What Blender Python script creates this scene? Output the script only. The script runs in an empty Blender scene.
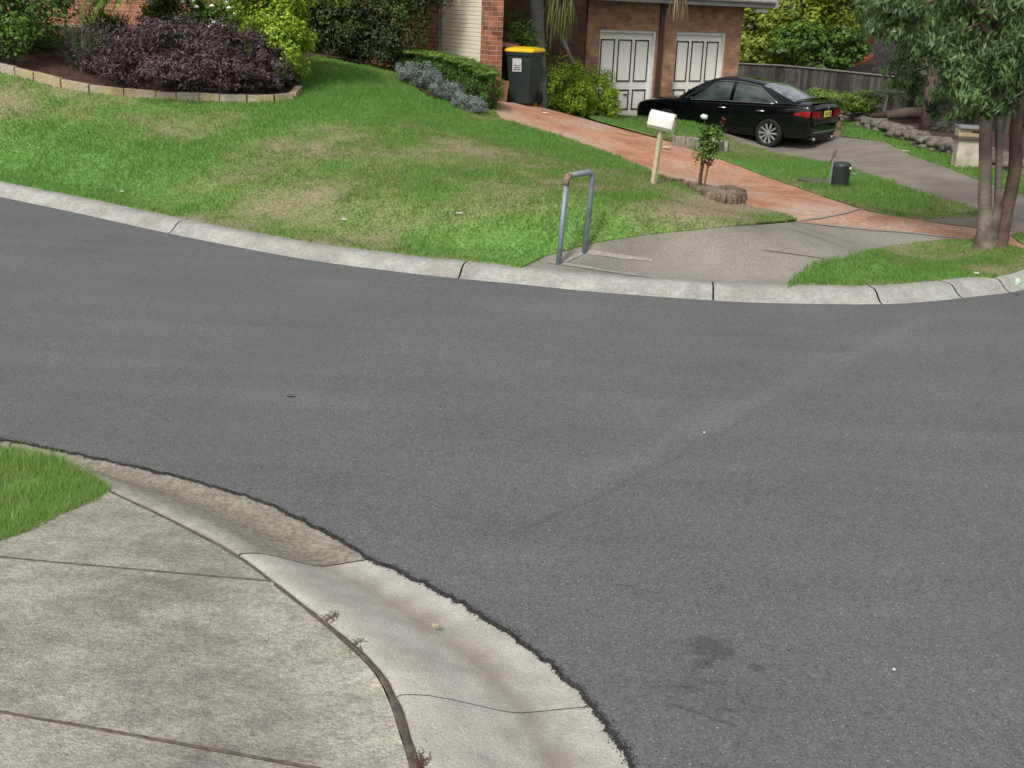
import bpy, math, random
import numpy as np
from mathutils import Vector, Matrix
from mathutils.geometry import delaunay_2d_cdt
random.seed(7); rng = np.random.default_rng(7)
PI = math.pi
scene = bpy.context.scene
COL = bpy.data.collections.new("place"); scene.collection.children.link(COL)

# ------------------------------------------------------------------ camera
F = 1100.0; PITCH = math.radians(18.8); ROLL = 0.040; H = 2.6
CM = Matrix.Rotation(PI/2 - PITCH, 3, 'X') @ Matrix.Rotation(ROLL, 3, 'Z')
CMn = np.array(CM); CAM = np.array([0, 0, H])
cd = bpy.data.cameras.new("camera"); cam = bpy.data.objects.new("camera", cd); COL.objects.link(cam)
cam.matrix_world = Matrix.Translation((0, 0, H)) @ CM.to_4x4()
cd.sensor_width = 36; cd.lens = F*36/1024; cd.clip_end = 2000; cd.clip_start = .05
scene.camera = cam

def ray(px, py):
    d = CMn @ np.array([(px-512)/F, -(py-384)/F, -1.0]); return d
def P(px, py, Y):
    d = ray(px, py); return CAM + d*(Y/d[1])
def proj(X):
    X = np.atleast_2d(X); c = (X-CAM) @ CMn
    return 512 + F*c[:, 0]/-c[:, 2], 384 - F*c[:, 1]/-c[:, 2]
def G(px, py, zf, tmax=70):
    d = ray(px, py); ts = np.linspace(2, tmax, 1400)
    X = CAM + ts[:, None]*d
    g = X[:, 2] - zf(X[:, 0], X[:, 1])
    i = np.argmax(g < 0) if (g < 0).any() else len(ts)-1
    a, b = ts[max(i-1, 0)], ts[i]
    for _ in range(25):
        m = (a+b)/2; x = CAM + m*d
        if x[2] - zf(np.array([x[0]]), np.array([x[1]]))[0] < 0: b = m
        else: a = m
    return CAM + a*d

# ------------------------------------------------------------------ noise
def vnoise(x, y, s, seed=0):
    x = np.asarray(x)/s + seed*17.3; y = np.asarray(y)/s + seed*9.1
    xi = np.floor(x).astype(np.int64); yi = np.floor(y).astype(np.int64)
    fx = x-xi; fy = y-yi; fx = fx*fx*(3-2*fx); fy = fy*fy*(3-2*fy)
    def h(a, b):
        n = (a*374761393 + b*668265263 + seed*1274126177) & 0xffffffff
        n = ((n ^ (n >> 13))*1274126177) & 0xffffffff
        return ((n ^ (n >> 16)) & 0xffff)/65535.0
    return (h(xi, yi)*(1-fx)+h(xi+1, yi)*fx)*(1-fy) + (h(xi, yi+1)*(1-fx)+h(xi+1, yi+1)*fx)*fy
def fbm(x, y, s, seed=0, o=4):
    r = 0; a = 1; t = 0
    for k in range(o):
        r = r + a*vnoise(x, y, s/2**k, seed+k); t += a; a *= .55
    return r/t

# ------------------------------------------------------------------ terrain
def R(x, y):
    x = np.asarray(x, float)
    return .0022*np.clip(-x, 0, 9)**2 + .04*np.clip(-x-9, 0, 60)
def Zc(c): return lambda x, y: np.full(np.shape(x), c)

def catmull(pts, n=12):
    pts = [np.array(p, float) for p in pts]; out = []
    for i in range(len(pts)-1):
        p0 = pts[max(i-1, 0)]; p1 = pts[i]; p2 = pts[i+1]; p3 = pts[min(i+2, len(pts)-1)]
        for k in range(n):
            t = k/n
            out.append(.5*((2*p1)+(-p0+p2)*t+(2*p0-5*p1+4*p2-p3)*t*t+(-p0+3*p1-3*p2+p3)*t**3))
    out.append(pts[-1]); return np.array(out)

far_px = [(-160, 166), (-80, 182), (0, 199), (85, 217), (175, 237), (300, 261), (395, 274), (457, 281), (520, 287), (600, 295), (719, 303.6), (780, 306), (876, 307), (930, 304), (975, 299), (1024, 292)]
far_w = np.array([G(p[0], p[1], R)[:2] for p in far_px])
e0 = far_w[0]-far_w[1]; e0 /= np.linalg.norm(e0); e1 = far_w[-1]-far_w[-2]; e1 /= np.linalg.norm(e1)
far_w = np.vstack([far_w[0]+e0*30, far_w[0]+e0*14, far_w[0]+e0*5, far_w, far_w[-1]+e1*1.2+[0, .5], far_w[-1]+e1*3+[0, 2.2], far_w[-1]+e1*6+[0, 4.5], far_w[-1]+e1*30+[0, 16]])
far_c = catmull(far_w, 14)
def normals(c):
    t = np.gradient(c, axis=0); t /= np.linalg.norm(t, axis=1)[:, None]
    return np.stack([-t[:, 1], t[:, 0]], 1)
far_n = normals(far_c)
KW = .33; KH = .13
far_b = far_c + far_n*KW

ctrl = []
for i in range(0, len(far_b), 7):
    ctrl.append((far_b[i, 0], far_b[i, 1], float(R(far_b[i, 0], 0))+KH))
for px, py, Y in [(-160, 55, 18), (0, 70, 17.2), (150, 97, 17.2), (297, 97, 17.5), (320, 57, 21), (390, 75, 20.6), (480, 115, 19.3),
                  (505, 101, 21.5), (500, 125, 18.8), (528, 104, 22.3), (582, 118, 24.6), (650, 121, 28.2), (700, 130, 24.3), (653, 185, 14.8), (715, 207, 13.9),
                  (775, 215, 13.8), (700, 150, 19.5), (768, 148, 24.8), (840, 188, 17.0), (838, 153, 23.8), (967, 168, 19.5),
                  (900, 142, 24.5), (850, 121, 29.5), (1024, 195, 17), (993, 250, 12.9), (900, 216, 14.6), (980, 216, 14.9),
                  (880, 258, 12.3), (740, 114, 35), (900, 114, 33), (1000, 140, 26), (1060, 250, 13.5), (790, 166, 21.2), (740, 160, 21.5), (815, 182, 18.4), (765, 186, 17.3), (740, 148, 24.0)]:
    p = P(px, py, Y); ctrl.append(tuple(p))
for x, y, z in [(-14, 32, 1.6), (-40, 45, 2.2), (0, 45, 1.2), (25, 50, .9), (60, 60, .9), (-60, 120, 2.2), (0, 150, 1.8), (80, 150, 1.6), (-150, 150, 2.3), (160, 150, 1.6), (40, 30, .7), (160, 20, .8), (-150, 20, 2.2), (-50, 24, 2.8)]:
    ctrl.append((x, y, z))
ctrl = np.array(ctrl)
def phi(r2): return np.sqrt(r2 + 2.0)
_A = phi(((ctrl[:, None, :2]-ctrl[None, :, :2])**2).sum(-1)); _z0 = ctrl[:, 2].mean()
_w = np.linalg.solve(_A + 1e-3*np.eye(len(ctrl)), ctrl[:, 2]-_z0)
def T(x, y):
    x = np.asarray(x, float); y = np.asarray(y, float); sh = x.shape; x = x.ravel(); y = y.ravel()
    out = np.empty(len(x))
    for i in range(0, len(x), 20000):
        q = (x[i:i+20000, None]-ctrl[None, :, 0])**2 + (y[i:i+20000, None]-ctrl[None, :, 1])**2
        out[i:i+20000] = phi(q) @ _w + _z0
    return out.reshape(sh)
_T0 = T
_fb = far_b[::2]; _fz = R(_fb[:, 0], 0*_fb[:, 0])+KH-.004
def T(x, y):
    x = np.asarray(x, float); y = np.asarray(y, float); sh = x.shape; x = x.ravel(); y = y.ravel(); z = _T0(x, y)
    k = np.where(y < 24)[0]
    for i in range(0, len(k), 20000):
        kk = k[i:i+20000]; q = (x[kk, None]-_fb[None, :, 0])**2+(y[kk, None]-_fb[None, :, 1])**2
        j = q.argmin(1); d = np.sqrt(q[np.arange(len(kk)), j]); w = np.clip(d/1.3, 0, 1); w = w*w*(3-2*w)
        z[kk] = _fz[j]*(1-w)+z[kk]*w
    return z.reshape(sh)
def Tz(x, y): return float(T(np.array([x]), np.array([y]))[0])
def at(px, py): return G(px, py, T)

# ------------------------------------------------------------------ materials
def M_(name, c1, c2=None, rough=.8, scale=6, detail=6, bump=0, bscale=None, spec=.3, metal=0, c3=None, scale3=1.0, speck=None, coat=0):
    m = bpy.data.materials.new(name); m.use_nodes = True; nt = m.node_tree; N = nt.nodes; L = nt.links
    b = N['Principled BSDF']; b.inputs['Roughness'].default_value = rough; b.inputs['Metallic'].default_value = metal
    b.inputs['Specular IOR Level'].default_value = spec; b.inputs['Coat Weight'].default_value = coat; b.inputs['Coat Roughness'].default_value = .10
    tc = N.new('ShaderNodeTexCoord')
    c2 = c2 or tuple(v*.8 for v in c1)
    n = N.new('ShaderNodeTexNoise'); n.inputs['Scale'].default_value = scale; n.inputs['Detail'].default_value = detail
    L.new(tc.outputs['Object'], n.inputs['Vector'])
    r = N.new('ShaderNodeValToRGB'); r.color_ramp.elements[0].position = .35; r.color_ramp.elements[1].position = .65
    r.color_ramp.elements[0].color = (*c2, 1); r.color_ramp.elements[1].color = (*c1, 1)
    L.new(n.outputs['Fac'], r.inputs['Fac']); col = r.outputs['Color']
    if c3:
        n3 = N.new('ShaderNodeTexNoise'); n3.inputs['Scale'].default_value = scale3; n3.inputs['Detail'].default_value = 5
        L.new(tc.outputs['Object'], n3.inputs['Vector'])
        r3 = N.new('ShaderNodeValToRGB'); r3.color_ramp.elements[0].position = .42; r3.color_ramp.elements[1].position = .66
        L.new(n3.outputs['Fac'], r3.inputs['Fac'])
        mx = N.new('ShaderNodeMixRGB'); L.new(r3.outputs['Color'], mx.inputs['Fac']); L.new(col, mx.inputs[1]); mx.inputs[2].default_value = (*c3, 1); col = mx.outputs[0]
    if speck:   # (scale, strength)
        ns = N.new('ShaderNodeTexNoise'); ns.inputs['Scale'].default_value = speck[0]; ns.inputs['Detail'].default_value = 3
        L.new(tc.outputs['Object'], ns.inputs['Vector'])
        mr = N.new('ShaderNodeMapRange'); mr.inputs[1].default_value = .3; mr.inputs[2].default_value = .7
        mr.inputs[3].default_value = 1-speck[1]; mr.inputs[4].default_value = 1+speck[1]
        L.new(ns.outputs['Fac'], mr.inputs[0])
        mm = N.new('ShaderNodeMixRGB'); mm.blend_type = 'MULTIPLY'; mm.inputs[0].default_value = 1
        L.new(col, mm.inputs[1]); L.new(mr.outputs[0], mm.inputs[2]); col = mm.outputs[0]
    L.new(col, b.inputs['Base Color'])
    if bump:
        nb = N.new('ShaderNodeTexNoise'); nb.inputs['Scale'].default_value = bscale or scale*4; nb.inputs['Detail'].default_value = 4
        L.new(tc.outputs['Object'], nb.inputs['Vector'])
        bp = N.new('ShaderNodeBump'); bp.inputs['Strength'].default_value = bump; bp.inputs['Distance'].default_value = .02
        L.new(nb.outputs['Fac'], bp.inputs['Height']); L.new(bp.outputs[0], b.inputs['Normal'])
    m['col'] = 1
    return m

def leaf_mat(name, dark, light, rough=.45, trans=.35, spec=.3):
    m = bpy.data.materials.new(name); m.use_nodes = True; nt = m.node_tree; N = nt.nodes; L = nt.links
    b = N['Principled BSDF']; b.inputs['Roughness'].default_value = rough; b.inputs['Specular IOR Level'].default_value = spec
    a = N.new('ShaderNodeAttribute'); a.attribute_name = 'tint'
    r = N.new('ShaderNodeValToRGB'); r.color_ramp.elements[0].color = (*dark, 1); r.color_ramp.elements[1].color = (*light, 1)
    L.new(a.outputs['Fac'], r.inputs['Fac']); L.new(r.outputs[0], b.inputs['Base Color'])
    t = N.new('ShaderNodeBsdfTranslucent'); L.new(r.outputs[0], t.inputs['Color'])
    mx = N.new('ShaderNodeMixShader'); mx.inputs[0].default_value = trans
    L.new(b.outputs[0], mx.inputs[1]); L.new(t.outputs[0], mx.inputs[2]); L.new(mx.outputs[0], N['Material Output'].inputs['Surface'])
    return m

def grass_mat(name, ground=False):
    m = bpy.data.materials.new(name); m.use_nodes = True; nt = m.node_tree; N = nt.nodes; L = nt.links
    b = N['Principled BSDF']; b.inputs['Roughness'].default_value = .75; b.inputs['Specular IOR Level'].default_value = .15
    a = N.new('ShaderNodeAttribute'); a.attribute_name = 'dry'
    r = N.new('ShaderNodeValToRGB'); cr = r.color_ramp
    k = .82 if ground else 1
    cr.elements[0].color = (.155*k, .315*k, .072*k, 1); cr.elements[0].position = .0
    cr.elements[1].color = (.33*k, .265*k, .17*k, 1); cr.elements[1].position = 1
    e = cr.elements.new(.3); e.color = (.180*k, .300*k, .072*k, 1)
    e = cr.elements.new(.55); e.color = (.225*k, .27*k, .105*k, 1)
    e = cr.elements.new(.8); e.color = (.265*k, .265*k, .135*k, 1)
    L.new(a.outputs['Fac'], r.inputs['Fac']); col = r.outputs[0]
    if ground:
        tc = N.new('ShaderNodeTexCoord'); n = N.new('ShaderNodeTexNoise'); n.inputs['Scale'].default_value = 30; n.inputs['Detail'].default_value = 5
        L.new(tc.outputs['Object'], n.inputs[0]); mr = N.new('ShaderNodeMapRange'); mr.inputs[1].default_value = .3; mr.inputs[2].default_value = .7; mr.inputs[3].default_value = .6; mr.inputs[4].default_value = 1.4
        L.new(n.outputs['Fac'], mr.inputs[0]); mm = N.new('ShaderNodeMixRGB'); mm.blend_type = 'MULTIPLY'; mm.inputs[0].default_value = 1
        L.new(col, mm.inputs[1]); L.new(mr.outputs[0], mm.inputs[2]); col = mm.outputs[0]
        L.new(col, b.inputs['Base Color'])
    else:
        a2 = N.new('ShaderNodeAttribute'); a2.attribute_name = 'tint'
        mr = N.new('ShaderNodeMapRange'); mr.clamp = False; mr.inputs[3].default_value = .65; mr.inputs[4].default_value = 1.45
        L.new(a2.outputs['Fac'], mr.inputs[0]); mm = N.new('ShaderNodeMixRGB'); mm.blend_type = 'MULTIPLY'; mm.inputs[0].default_value = 1
        L.new(col, mm.inputs[1]); L.new(mr.outputs[0], mm.inputs[2]); col = mm.outputs[0]
        L.new(col, b.inputs['Base Color'])
        t = N.new('ShaderNodeBsdfTranslucent'); L.new(col, t.inputs['Color']); mx = N.new('ShaderNodeMixShader'); mx.inputs[0].default_value = .4
        L.new(b.outputs[0], mx.inputs[1]); L.new(t.outputs[0], mx.inputs[2]); L.new(mx.outputs[0], N['Material Output'].inputs['Surface'])
    return m

def brick_mat(name, c1, c2, mortar, bw=.23, bh=.076, ms=.01, dirt=.25, rough=.85):
    m = bpy.data.materials.new(name); m.use_nodes = True; nt = m.node_tree; N = nt.nodes; L = nt.links
    b = N['Principled BSDF']; b.inputs['Roughness'].default_value = rough; b.inputs['Specular IOR Level'].default_value = .2
    uv = N.new('ShaderNodeUVMap'); uv.uv_map = 'UVMap'
    br = N.new('ShaderNodeTexBrick'); br.inputs['Scale'].default_value = 1; br.inputs['Brick Width'].default_value = bw+ms
    br.inputs['Row Height'].default_value = bh+ms; br.inputs['Mortar Size'].default_value = ms*.6; br.inputs['Mortar Smooth'].default_value = .2
    br.inputs['Color1'].default_value = (*c1, 1); br.inputs['Color2'].default_value = (*c2, 1); br.inputs['Mortar'].default_value = (*mortar, 1); br.inputs['Bias'].default_value = -.1
    L.new(uv.outputs[0], br.inputs['Vector'])
    n = N.new('ShaderNodeTexNoise'); n.inputs['Scale'].default_value = 3.5; n.inputs['Detail'].default_value = 7; L.new(uv.outputs[0], n.inputs['Vector'])
    mr = N.new('ShaderNodeMapRange'); mr.inputs[1].default_value = .3; mr.inputs[2].default_value = .7; mr.inputs[3].default_value = 1-dirt; mr.inputs[4].default_value = 1+dirt
    L.new(n.outputs['Fac'], mr.inputs[0]); mm = N.new('ShaderNodeMixRGB'); mm.blend_type = 'MULTIPLY'; mm.inputs[0].default_value = 1
    L.new(br.outputs['Color'], mm.inputs[1]); L.new(mr.outputs[0], mm.inputs[2]); L.new(mm.outputs[0], b.inputs['Base Color'])
    bp = N.new('ShaderNodeBump'); bp.inputs['Strength'].default_value = .8; bp.inputs['Distance'].default_value = .006; bp.invert = True
    L.new(br.outputs['Fac'], bp.inputs['Height']); L.new(bp.outputs[0], b.inputs['Normal'])
    return m

def asphalt_mat():
    m = M_('asphalt', (.138, .142, .141), (.124, .128, .127), rough=.8, scale=.8, detail=10, bump=.4, bscale=120, spec=.25, speck=(85, .32))
    nt = m.node_tree; N = nt.nodes; L = nt.links; b = N['Principled BSDF']
    col = b.inputs['Base Color'].links[0].from_socket; tc = [n for n in N if n.type == 'TEX_COORD'][0]
    def mul(fac, amt):
        nonlocal col
        mr = N.new('ShaderNodeMapRange'); mr.inputs[3].default_value = 1; mr.inputs[4].default_value = amt; L.new(fac, mr.inputs[0])
        mm = N.new('ShaderNodeMixRGB'); mm.blend_type = 'MULTIPLY'; mm.inputs[0].default_value = 1; L.new(col, mm.inputs[1]); L.new(mr.outputs[0], mm.inputs[2]); col = mm.outputs[0]
    # pale and dark stone chips
    for sc, th, amt, se in ((70, .12, 2.3, 0), (46, .12, .42, 5), (24, .05, 2.4, 7), (13, .04, 2.6, 9), (8, .035, .4, 3)):
        v = N.new('ShaderNodeTexVoronoi'); v.inputs['Scale'].default_value = sc
        mp = N.new('ShaderNodeMapping'); mp.inputs['Location'].default_value = (se, se*.7, 0); L.new(tc.outputs['Object'], mp.inputs[0]); L.new(mp.outputs[0], v.inputs['Vector'])
        lt = N.new('ShaderNodeMath'); lt.operation = 'LESS_THAN'; L.new(v.outputs['Distance'], lt.inputs[0]); lt.inputs[1].default_value = th*1.6
        sp = N.new('ShaderNodeSeparateColor'); L.new(v.outputs['Color'], sp.inputs[0])
        gt = N.new('ShaderNodeMath'); gt.operation = 'GREATER_THAN'; L.new(sp.outputs[0], gt.inputs[0]); gt.inputs[1].default_value = .55 if sc > 20 else .8
        mu = N.new('ShaderNodeMath'); mu.operation = 'MULTIPLY'; L.new(lt.outputs[0], mu.inputs[0]); L.new(gt.outputs[0], mu.inputs[1]); mul(mu.outputs[0], amt)
    nq = N.new('ShaderNodeTexNoise'); nq.inputs['Scale'].default_value = 22; nq.inputs['Detail'].default_value = 5; L.new(tc.outputs['Object'], nq.inputs[0])
    mq = N.new('ShaderNodeMapRange'); mq.inputs[1].default_value = .35; mq.inputs[2].default_value = .65; L.new(nq.outputs['Fac'], mq.inputs[0]); mul(mq.outputs[0], .92)
    nh = N.new('ShaderNodeTexNoise'); nh.inputs['Scale'].default_value = 2.6; nh.inputs['Detail'].default_value = 7; L.new(tc.outputs['Object'], nh.inputs[0])
    rh = N.new('ShaderNodeValToRGB'); rh.color_ramp.elements[0].position = .35; rh.color_ramp.elements[0].color = (.985, .997, 1.005, 1); rh.color_ramp.elements[1].position = .65; rh.color_ramp.elements[1].color = (1.02, 1.0, .99, 1)
    L.new(nh.outputs['Fac'], rh.inputs[0]); mh = N.new('ShaderNodeMixRGB'); mh.blend_type = 'MULTIPLY'; mh.inputs[0].default_value = 1; L.new(col, mh.inputs[1]); L.new(rh.outputs[0], mh.inputs[2]); col = mh.outputs[0]
    # long faint streaks left by traffic following the bend
    sx = N.new('ShaderNodeMapping'); sx.inputs['Rotation'].default_value = (0, 0, .35); sx.inputs['Scale'].default_value = (.25, 2.2, 1); L.new(tc.outputs['Object'], sx.inputs[0])
    nk = N.new('ShaderNodeTexNoise'); nk.inputs['Scale'].default_value = 1.2; nk.inputs['Detail'].default_value = 7; L.new(sx.outputs[0], nk.inputs[0])
    mk = N.new('ShaderNodeMapRange'); mk.inputs[1].default_value = .4; mk.inputs[2].default_value = .7; L.new(nk.outputs['Fac'], mk.inputs[0]); mul(mk.outputs[0], 1.10)
    # noise warped position
    nz = N.new('ShaderNodeTexNoise'); nz.inputs['Scale'].default_value = 2.2; nz.inputs['Detail'].default_value = 6; L.new(tc.outputs['Object'], nz.inputs[0])
    sb = N.new('ShaderNodeVectorMath'); sb.operation = 'SUBTRACT'; L.new(nz.outputs['Color'], sb.inputs[0]); sb.inputs[1].default_value = (.5, .5, .5)
    sc_ = N.new('ShaderNodeVectorMath'); sc_.operation = 'SCALE'; L.new(sb.outputs[0], sc_.inputs[0]); sc_.inputs['Scale'].default_value = .16
    ad = N.new('ShaderNodeVectorMath'); L.new(tc.outputs['Object'], ad.inputs[0]); L.new(sc_.outputs[0], ad.inputs[1])
    def seg(A, B, w, amt, src=ad):
        A = np.array(A); B = np.array(B); d = (B-A); Ln = np.linalg.norm(d); d /= Ln; nn = np.array([-d[1], d[0]])
        dn = N.new('ShaderNodeVectorMath'); dn.operation = 'DOT_PRODUCT'; L.new(src.outputs[0], dn.inputs[0]); dn.inputs[1].default_value = (nn[0], nn[1], 0)
        dt = N.new('ShaderNodeVectorMath'); dt.operation = 'DOT_PRODUCT'; L.new(src.outputs[0], dt.inputs[0]); dt.inputs[1].default_value = (d[0], d[1], 0)
        s1 = N.new('ShaderNodeMath'); s1.operation = 'SUBTRACT'; L.new(dn.outputs['Value'], s1.inputs[0]); s1.inputs[1].default_value = float(A @ nn)
        a1 = N.new('ShaderNodeMath'); a1.operation = 'ABSOLUTE'; L.new(s1.outputs[0], a1.inputs[0])
        m1 = N.new('ShaderNodeMapRange'); L.new(a1.outputs[0], m1.inputs[0]); m1.inputs[1].default_value = 0; m1.inputs[2].default_value = w; m1.inputs[3].default_value = 1; m1.inputs[4].default_value = 0
        s2 = N.new('ShaderNodeMath'); s2.operation = 'SUBTRACT'; L.new(dt.outputs['Value'], s2.inputs[0]); s2.inputs[1].default_value = float((A+B)/2 @ d)
        a2 = N.new('ShaderNodeMath'); a2.operation = 'ABSOLUTE'; L.new(s2.outputs[0], a2.inputs[0])
        m2 = N.new('ShaderNodeMapRange'); L.new(a2.outputs[0], m2.inputs[0]); m2.inputs[1].default_value = Ln/2*.8; m2.inputs[2].default_value = Ln/2; m2.inputs[3].default_value = 1; m2.inputs[4].default_value = 0
        mu = N.new('ShaderNodeMath'); mu.operation = 'MULTIPLY'; L.new(m1.outputs[0], mu.inputs[0]); L.new(m2.outputs[0], mu.inputs[1]); mul(mu.outputs[0], amt)
    g = lambda px, py: G(px, py, R)[:2]
    seg(g(500, 545), g(700, 452), .035, .84); seg(g(690, 455), g(850, 355), .04, .90)
    seg(g(560, 500), g(780, 390), .22, 1.10); seg(g(740, 415), g(935, 318), .17, 1.13)
    seg(g(655, 706), g(740, 732), .012, .6); seg(g(640, 690), g(700, 692), .010, .65); seg(g(610, 592), g(680, 602), .010, .75)
    nz2 = N.new('ShaderNodeTexNoise'); nz2.inputs['Scale'].default_value = 7; nz2.inputs['Detail'].default_value = 8; nz2.inputs['Roughness'].default_value = .65; L.new(tc.outputs['Object'], nz2.inputs[0])
    sb2 = N.new('ShaderNodeVectorMath'); sb2.operation = 'SUBTRACT'; L.new(nz2.outputs['Color'], sb2.inputs[0]); sb2.inputs[1].default_value = (.5, .5, .5)
    sc2 = N.new('ShaderNodeVectorMath'); sc2.operation = 'SCALE'; L.new(sb2.outputs[0], sc2.inputs[0]); sc2.inputs['Scale'].default_value = .38
    ad = N.new('ShaderNodeVectorMath'); L.new(tc.outputs['Object'], ad.inputs[0]); L.new(sc2.outputs[0], ad.inputs[1])
    def spot(px, py, r, amt, sx=1, sy=1):
        c = g(px, py)
        s = N.new('ShaderNodeVectorMath'); s.operation = 'SUBTRACT'; L.new(ad.outputs[0], s.inputs[0]); s.inputs[1].default_value = (c[0], c[1], 0)
        m_ = N.new('ShaderNodeVectorMath'); m_.operation = 'MULTIPLY'; L.new(s.outputs[0], m_.inputs[0]); m_.inputs[1].default_value = (1/sx, 1/sy, 0)
        l = N.new('ShaderNodeVectorMath'); l.operation = 'LENGTH'; L.new(m_.outputs[0], l.inputs[0])
        mr = N.new('ShaderNodeMapRange'); L.new(l.outputs['Value'], mr.inputs[0]); mr.inputs[1].default_value = r*.72; mr.inputs[2].default_value = r; mr.inputs[3].default_value = 1; mr.inputs[4].default_value = 0
        mul(mr.outputs[0], amt)
    spot(710, 652, .085, .70, 1, 1.4); spot(704, 672, .055, .74, 1.3, 1.2); spot(700, 692, .07, .80, 2.2, .6); spot(758, 674, .04, .62, 1.8, .6); spot(735, 715, .06, .8, 1.5, .6)
    L.new(col, b.inputs['Base Color'])
    return m

ASPH = asphalt_mat()
KERB = M_('kerb_concrete', (.41, .41, .37), (.33, .33, .295), scale=9, bump=.25, bscale=60, c3=(.31, .30, .265), scale3=1.7, speck=(90, .22), rough=.9)
SLAB = M_('slab_concrete', (.345, .330, .282), (.270, .258, .215), scale=3.0, detail=12, bump=.5, bscale=90, c3=(.36, .345, .295), scale3=1.1, speck=(95, .25), rough=.92)
APRON = M_('apron_concrete', (.245, .228, .192), (.175, .163, .135), scale=2.2, detail=8, bump=.25, bscale=50, c3=(.285, .268, .225), scale3=.8, speck=(50, .2), rough=.92)
JOINT = M_('joint_dirt', (.14, .115, .088), (.075, .064, .052), scale=25, bump=.5)
DIRT = M_('dirt', (.24, .165, .115), (.15, .10, .07), scale=4, bump=.5, bscale=30, speck=(40, .25))
MULCH = M_('mulch', (.10, .05, .035), (.05, .028, .022), scale=14, bump=.8, bscale=50)
GREYDRIVE = M_('grey_drive', (.255, .22, .18), (.19, .165, .138), scale=1.8, detail=8, bump=.25, bscale=60, speck=(60, .2), rough=.9)
REDDRIVE = M_('red_drive', (.50, .255, .155), (.35, .165, .10), scale=2.6, detail=9, bump=.35, bscale=35, c3=(.46, .32, .24), scale3=.9, speck=(17, .22), rough=.85)
GRASSG = grass_mat('turf', True); GRASSB = grass_mat('grass_blades', False)

# ------------------------------------------------------------------ mesh helpers
class MB:
    def __init__(s): s.v = []; s.f = []; s.smooth = False
    def add(s, vs, fs):
        o = len(s.v); s.v += [tuple(map(float, v)) for v in vs]; s.f += [tuple(i+o for i in f) for f in fs]; return s
    def box(s, c, d, rz=0, taper=1.0, mat=None):
        x, y, z = d[0]/2, d[1]/2, d[2]/2; vs = []
        for k, zz in ((1, -z), (taper, z)):
            vs += [(-x*k, -y*k, zz), (x*k, -y*k, zz), (x*k, y*k, zz), (-x*k, y*k, zz)]
        cr, sr = math.cos(rz), math.sin(rz)
        vs = [(a*cr-b*sr, a*sr+b*cr, e) for a, b, e in vs]
        if mat is not None: vs = [tuple(mat @ Vector(v)) for v in vs]
        vs = [(a+c[0], b+c[1], e+c[2]) for a, b, e in vs]
        return s.add(vs, [(0, 3, 2, 1), (4, 5, 6, 7), (0, 1, 5, 4), (1, 2, 6, 5), (2, 3, 7, 6), (3, 0, 4, 7)])
    def tube(s, pts, rad, n=10, cap=True):
        pts = [Vector(p) for p in pts]
        if not hasattr(rad, '__len__'): rad = [rad]*len(pts)
        rings = []; prev = None
        for i, p in enumerate(pts):
            t = (pts[min(i+1, len(pts)-1)]-pts[max(i-1, 0)]).normalized()
            a = prev or (Vector((1, 0, 0)) if abs(t.x) < .8 else Vector((0, 1, 0)))
            a = (a - t*a.dot(t)).normalized(); prev = a; b = t.cross(a)
            rings.append([tuple(p + (a*math.cos(2*PI*k/n)+b*math.sin(2*PI*k/n))*rad[i]) for k in range(n)])
        vs = [v for r in rings for v in r]; fs = []
        for i in range(len(pts)-1):
            for k in range(n): fs.append((i*n+k, i*n+(k+1) % n, (i+1)*n+(k+1) % n, (i+1)*n+k))
        if cap: fs.append(tuple(range(n))[::-1]); fs.append(tuple((len(pts)-1)*n+k for k in range(n)))
        return s.add(vs, fs)
    def lathe(s, prof, c=(0, 0, 0), n=24, axis='z'):
        vs = []; fs = []
        for r, z in prof:
            for k in range(n):
                a = 2*PI*k/n; x, y = r*math.cos(a), r*math.sin(a)
                v = (x, y, z) if axis == 'z' else (x, z, y)
                vs.append((v[0]+c[0], v[1]+c[1], v[2]+c[2]))
        for i in range(len(prof)-1):
            for k in range(n): fs.append((i*n+k, i*n+(k+1) % n, (i+1)*n+(k+1) % n, (i+1)*n+k))
        return s.add(vs, fs)
    def quad(s, a, b, c, d): return s.add([a, b, c, d], [(0, 1, 2, 3)])
    def grid(s, rows):
        n = len(rows[0]); vs = [v for r in rows for v in r]; fs = []
        for i in range(len(rows)-1):
            for k in range(n-1): fs.append((i*n+k, i*n+k+1, (i+1)*n+k+1, (i+1)*n+k))
        return s.add(vs, fs)
    def build(s, name, mat, parent=None, world=False, smooth=False, bevel=0, attr=None):
        V = np.array(s.v, float)
        if world and parent is not None: V = V - np.array(parent.location)
        me = bpy.data.meshes.new(name); me.from_pydata([tuple(v) for v in V], [], s.f)
        me.update(); autouv(me)
        if smooth:
            for p in me.polygons: p.use_smooth = True
        me.materials.append(mat)
        o = bpy.data.objects.new(name, me); COL.objects.link(o)
        if parent is not None: o.parent = parent
        if bevel:
            b = o.modifiers.new('bevel', 'BEVEL'); b.width = bevel; b.segments = 2; b.limit_method = 'ANGLE'
        if attr:
            for k, vals in attr.items():
                a = me.attributes.new(k, 'FLOAT', 'POINT'); a.data.foreach_set('value', np.array(vals, dtype=np.float32))
        return o
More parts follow.
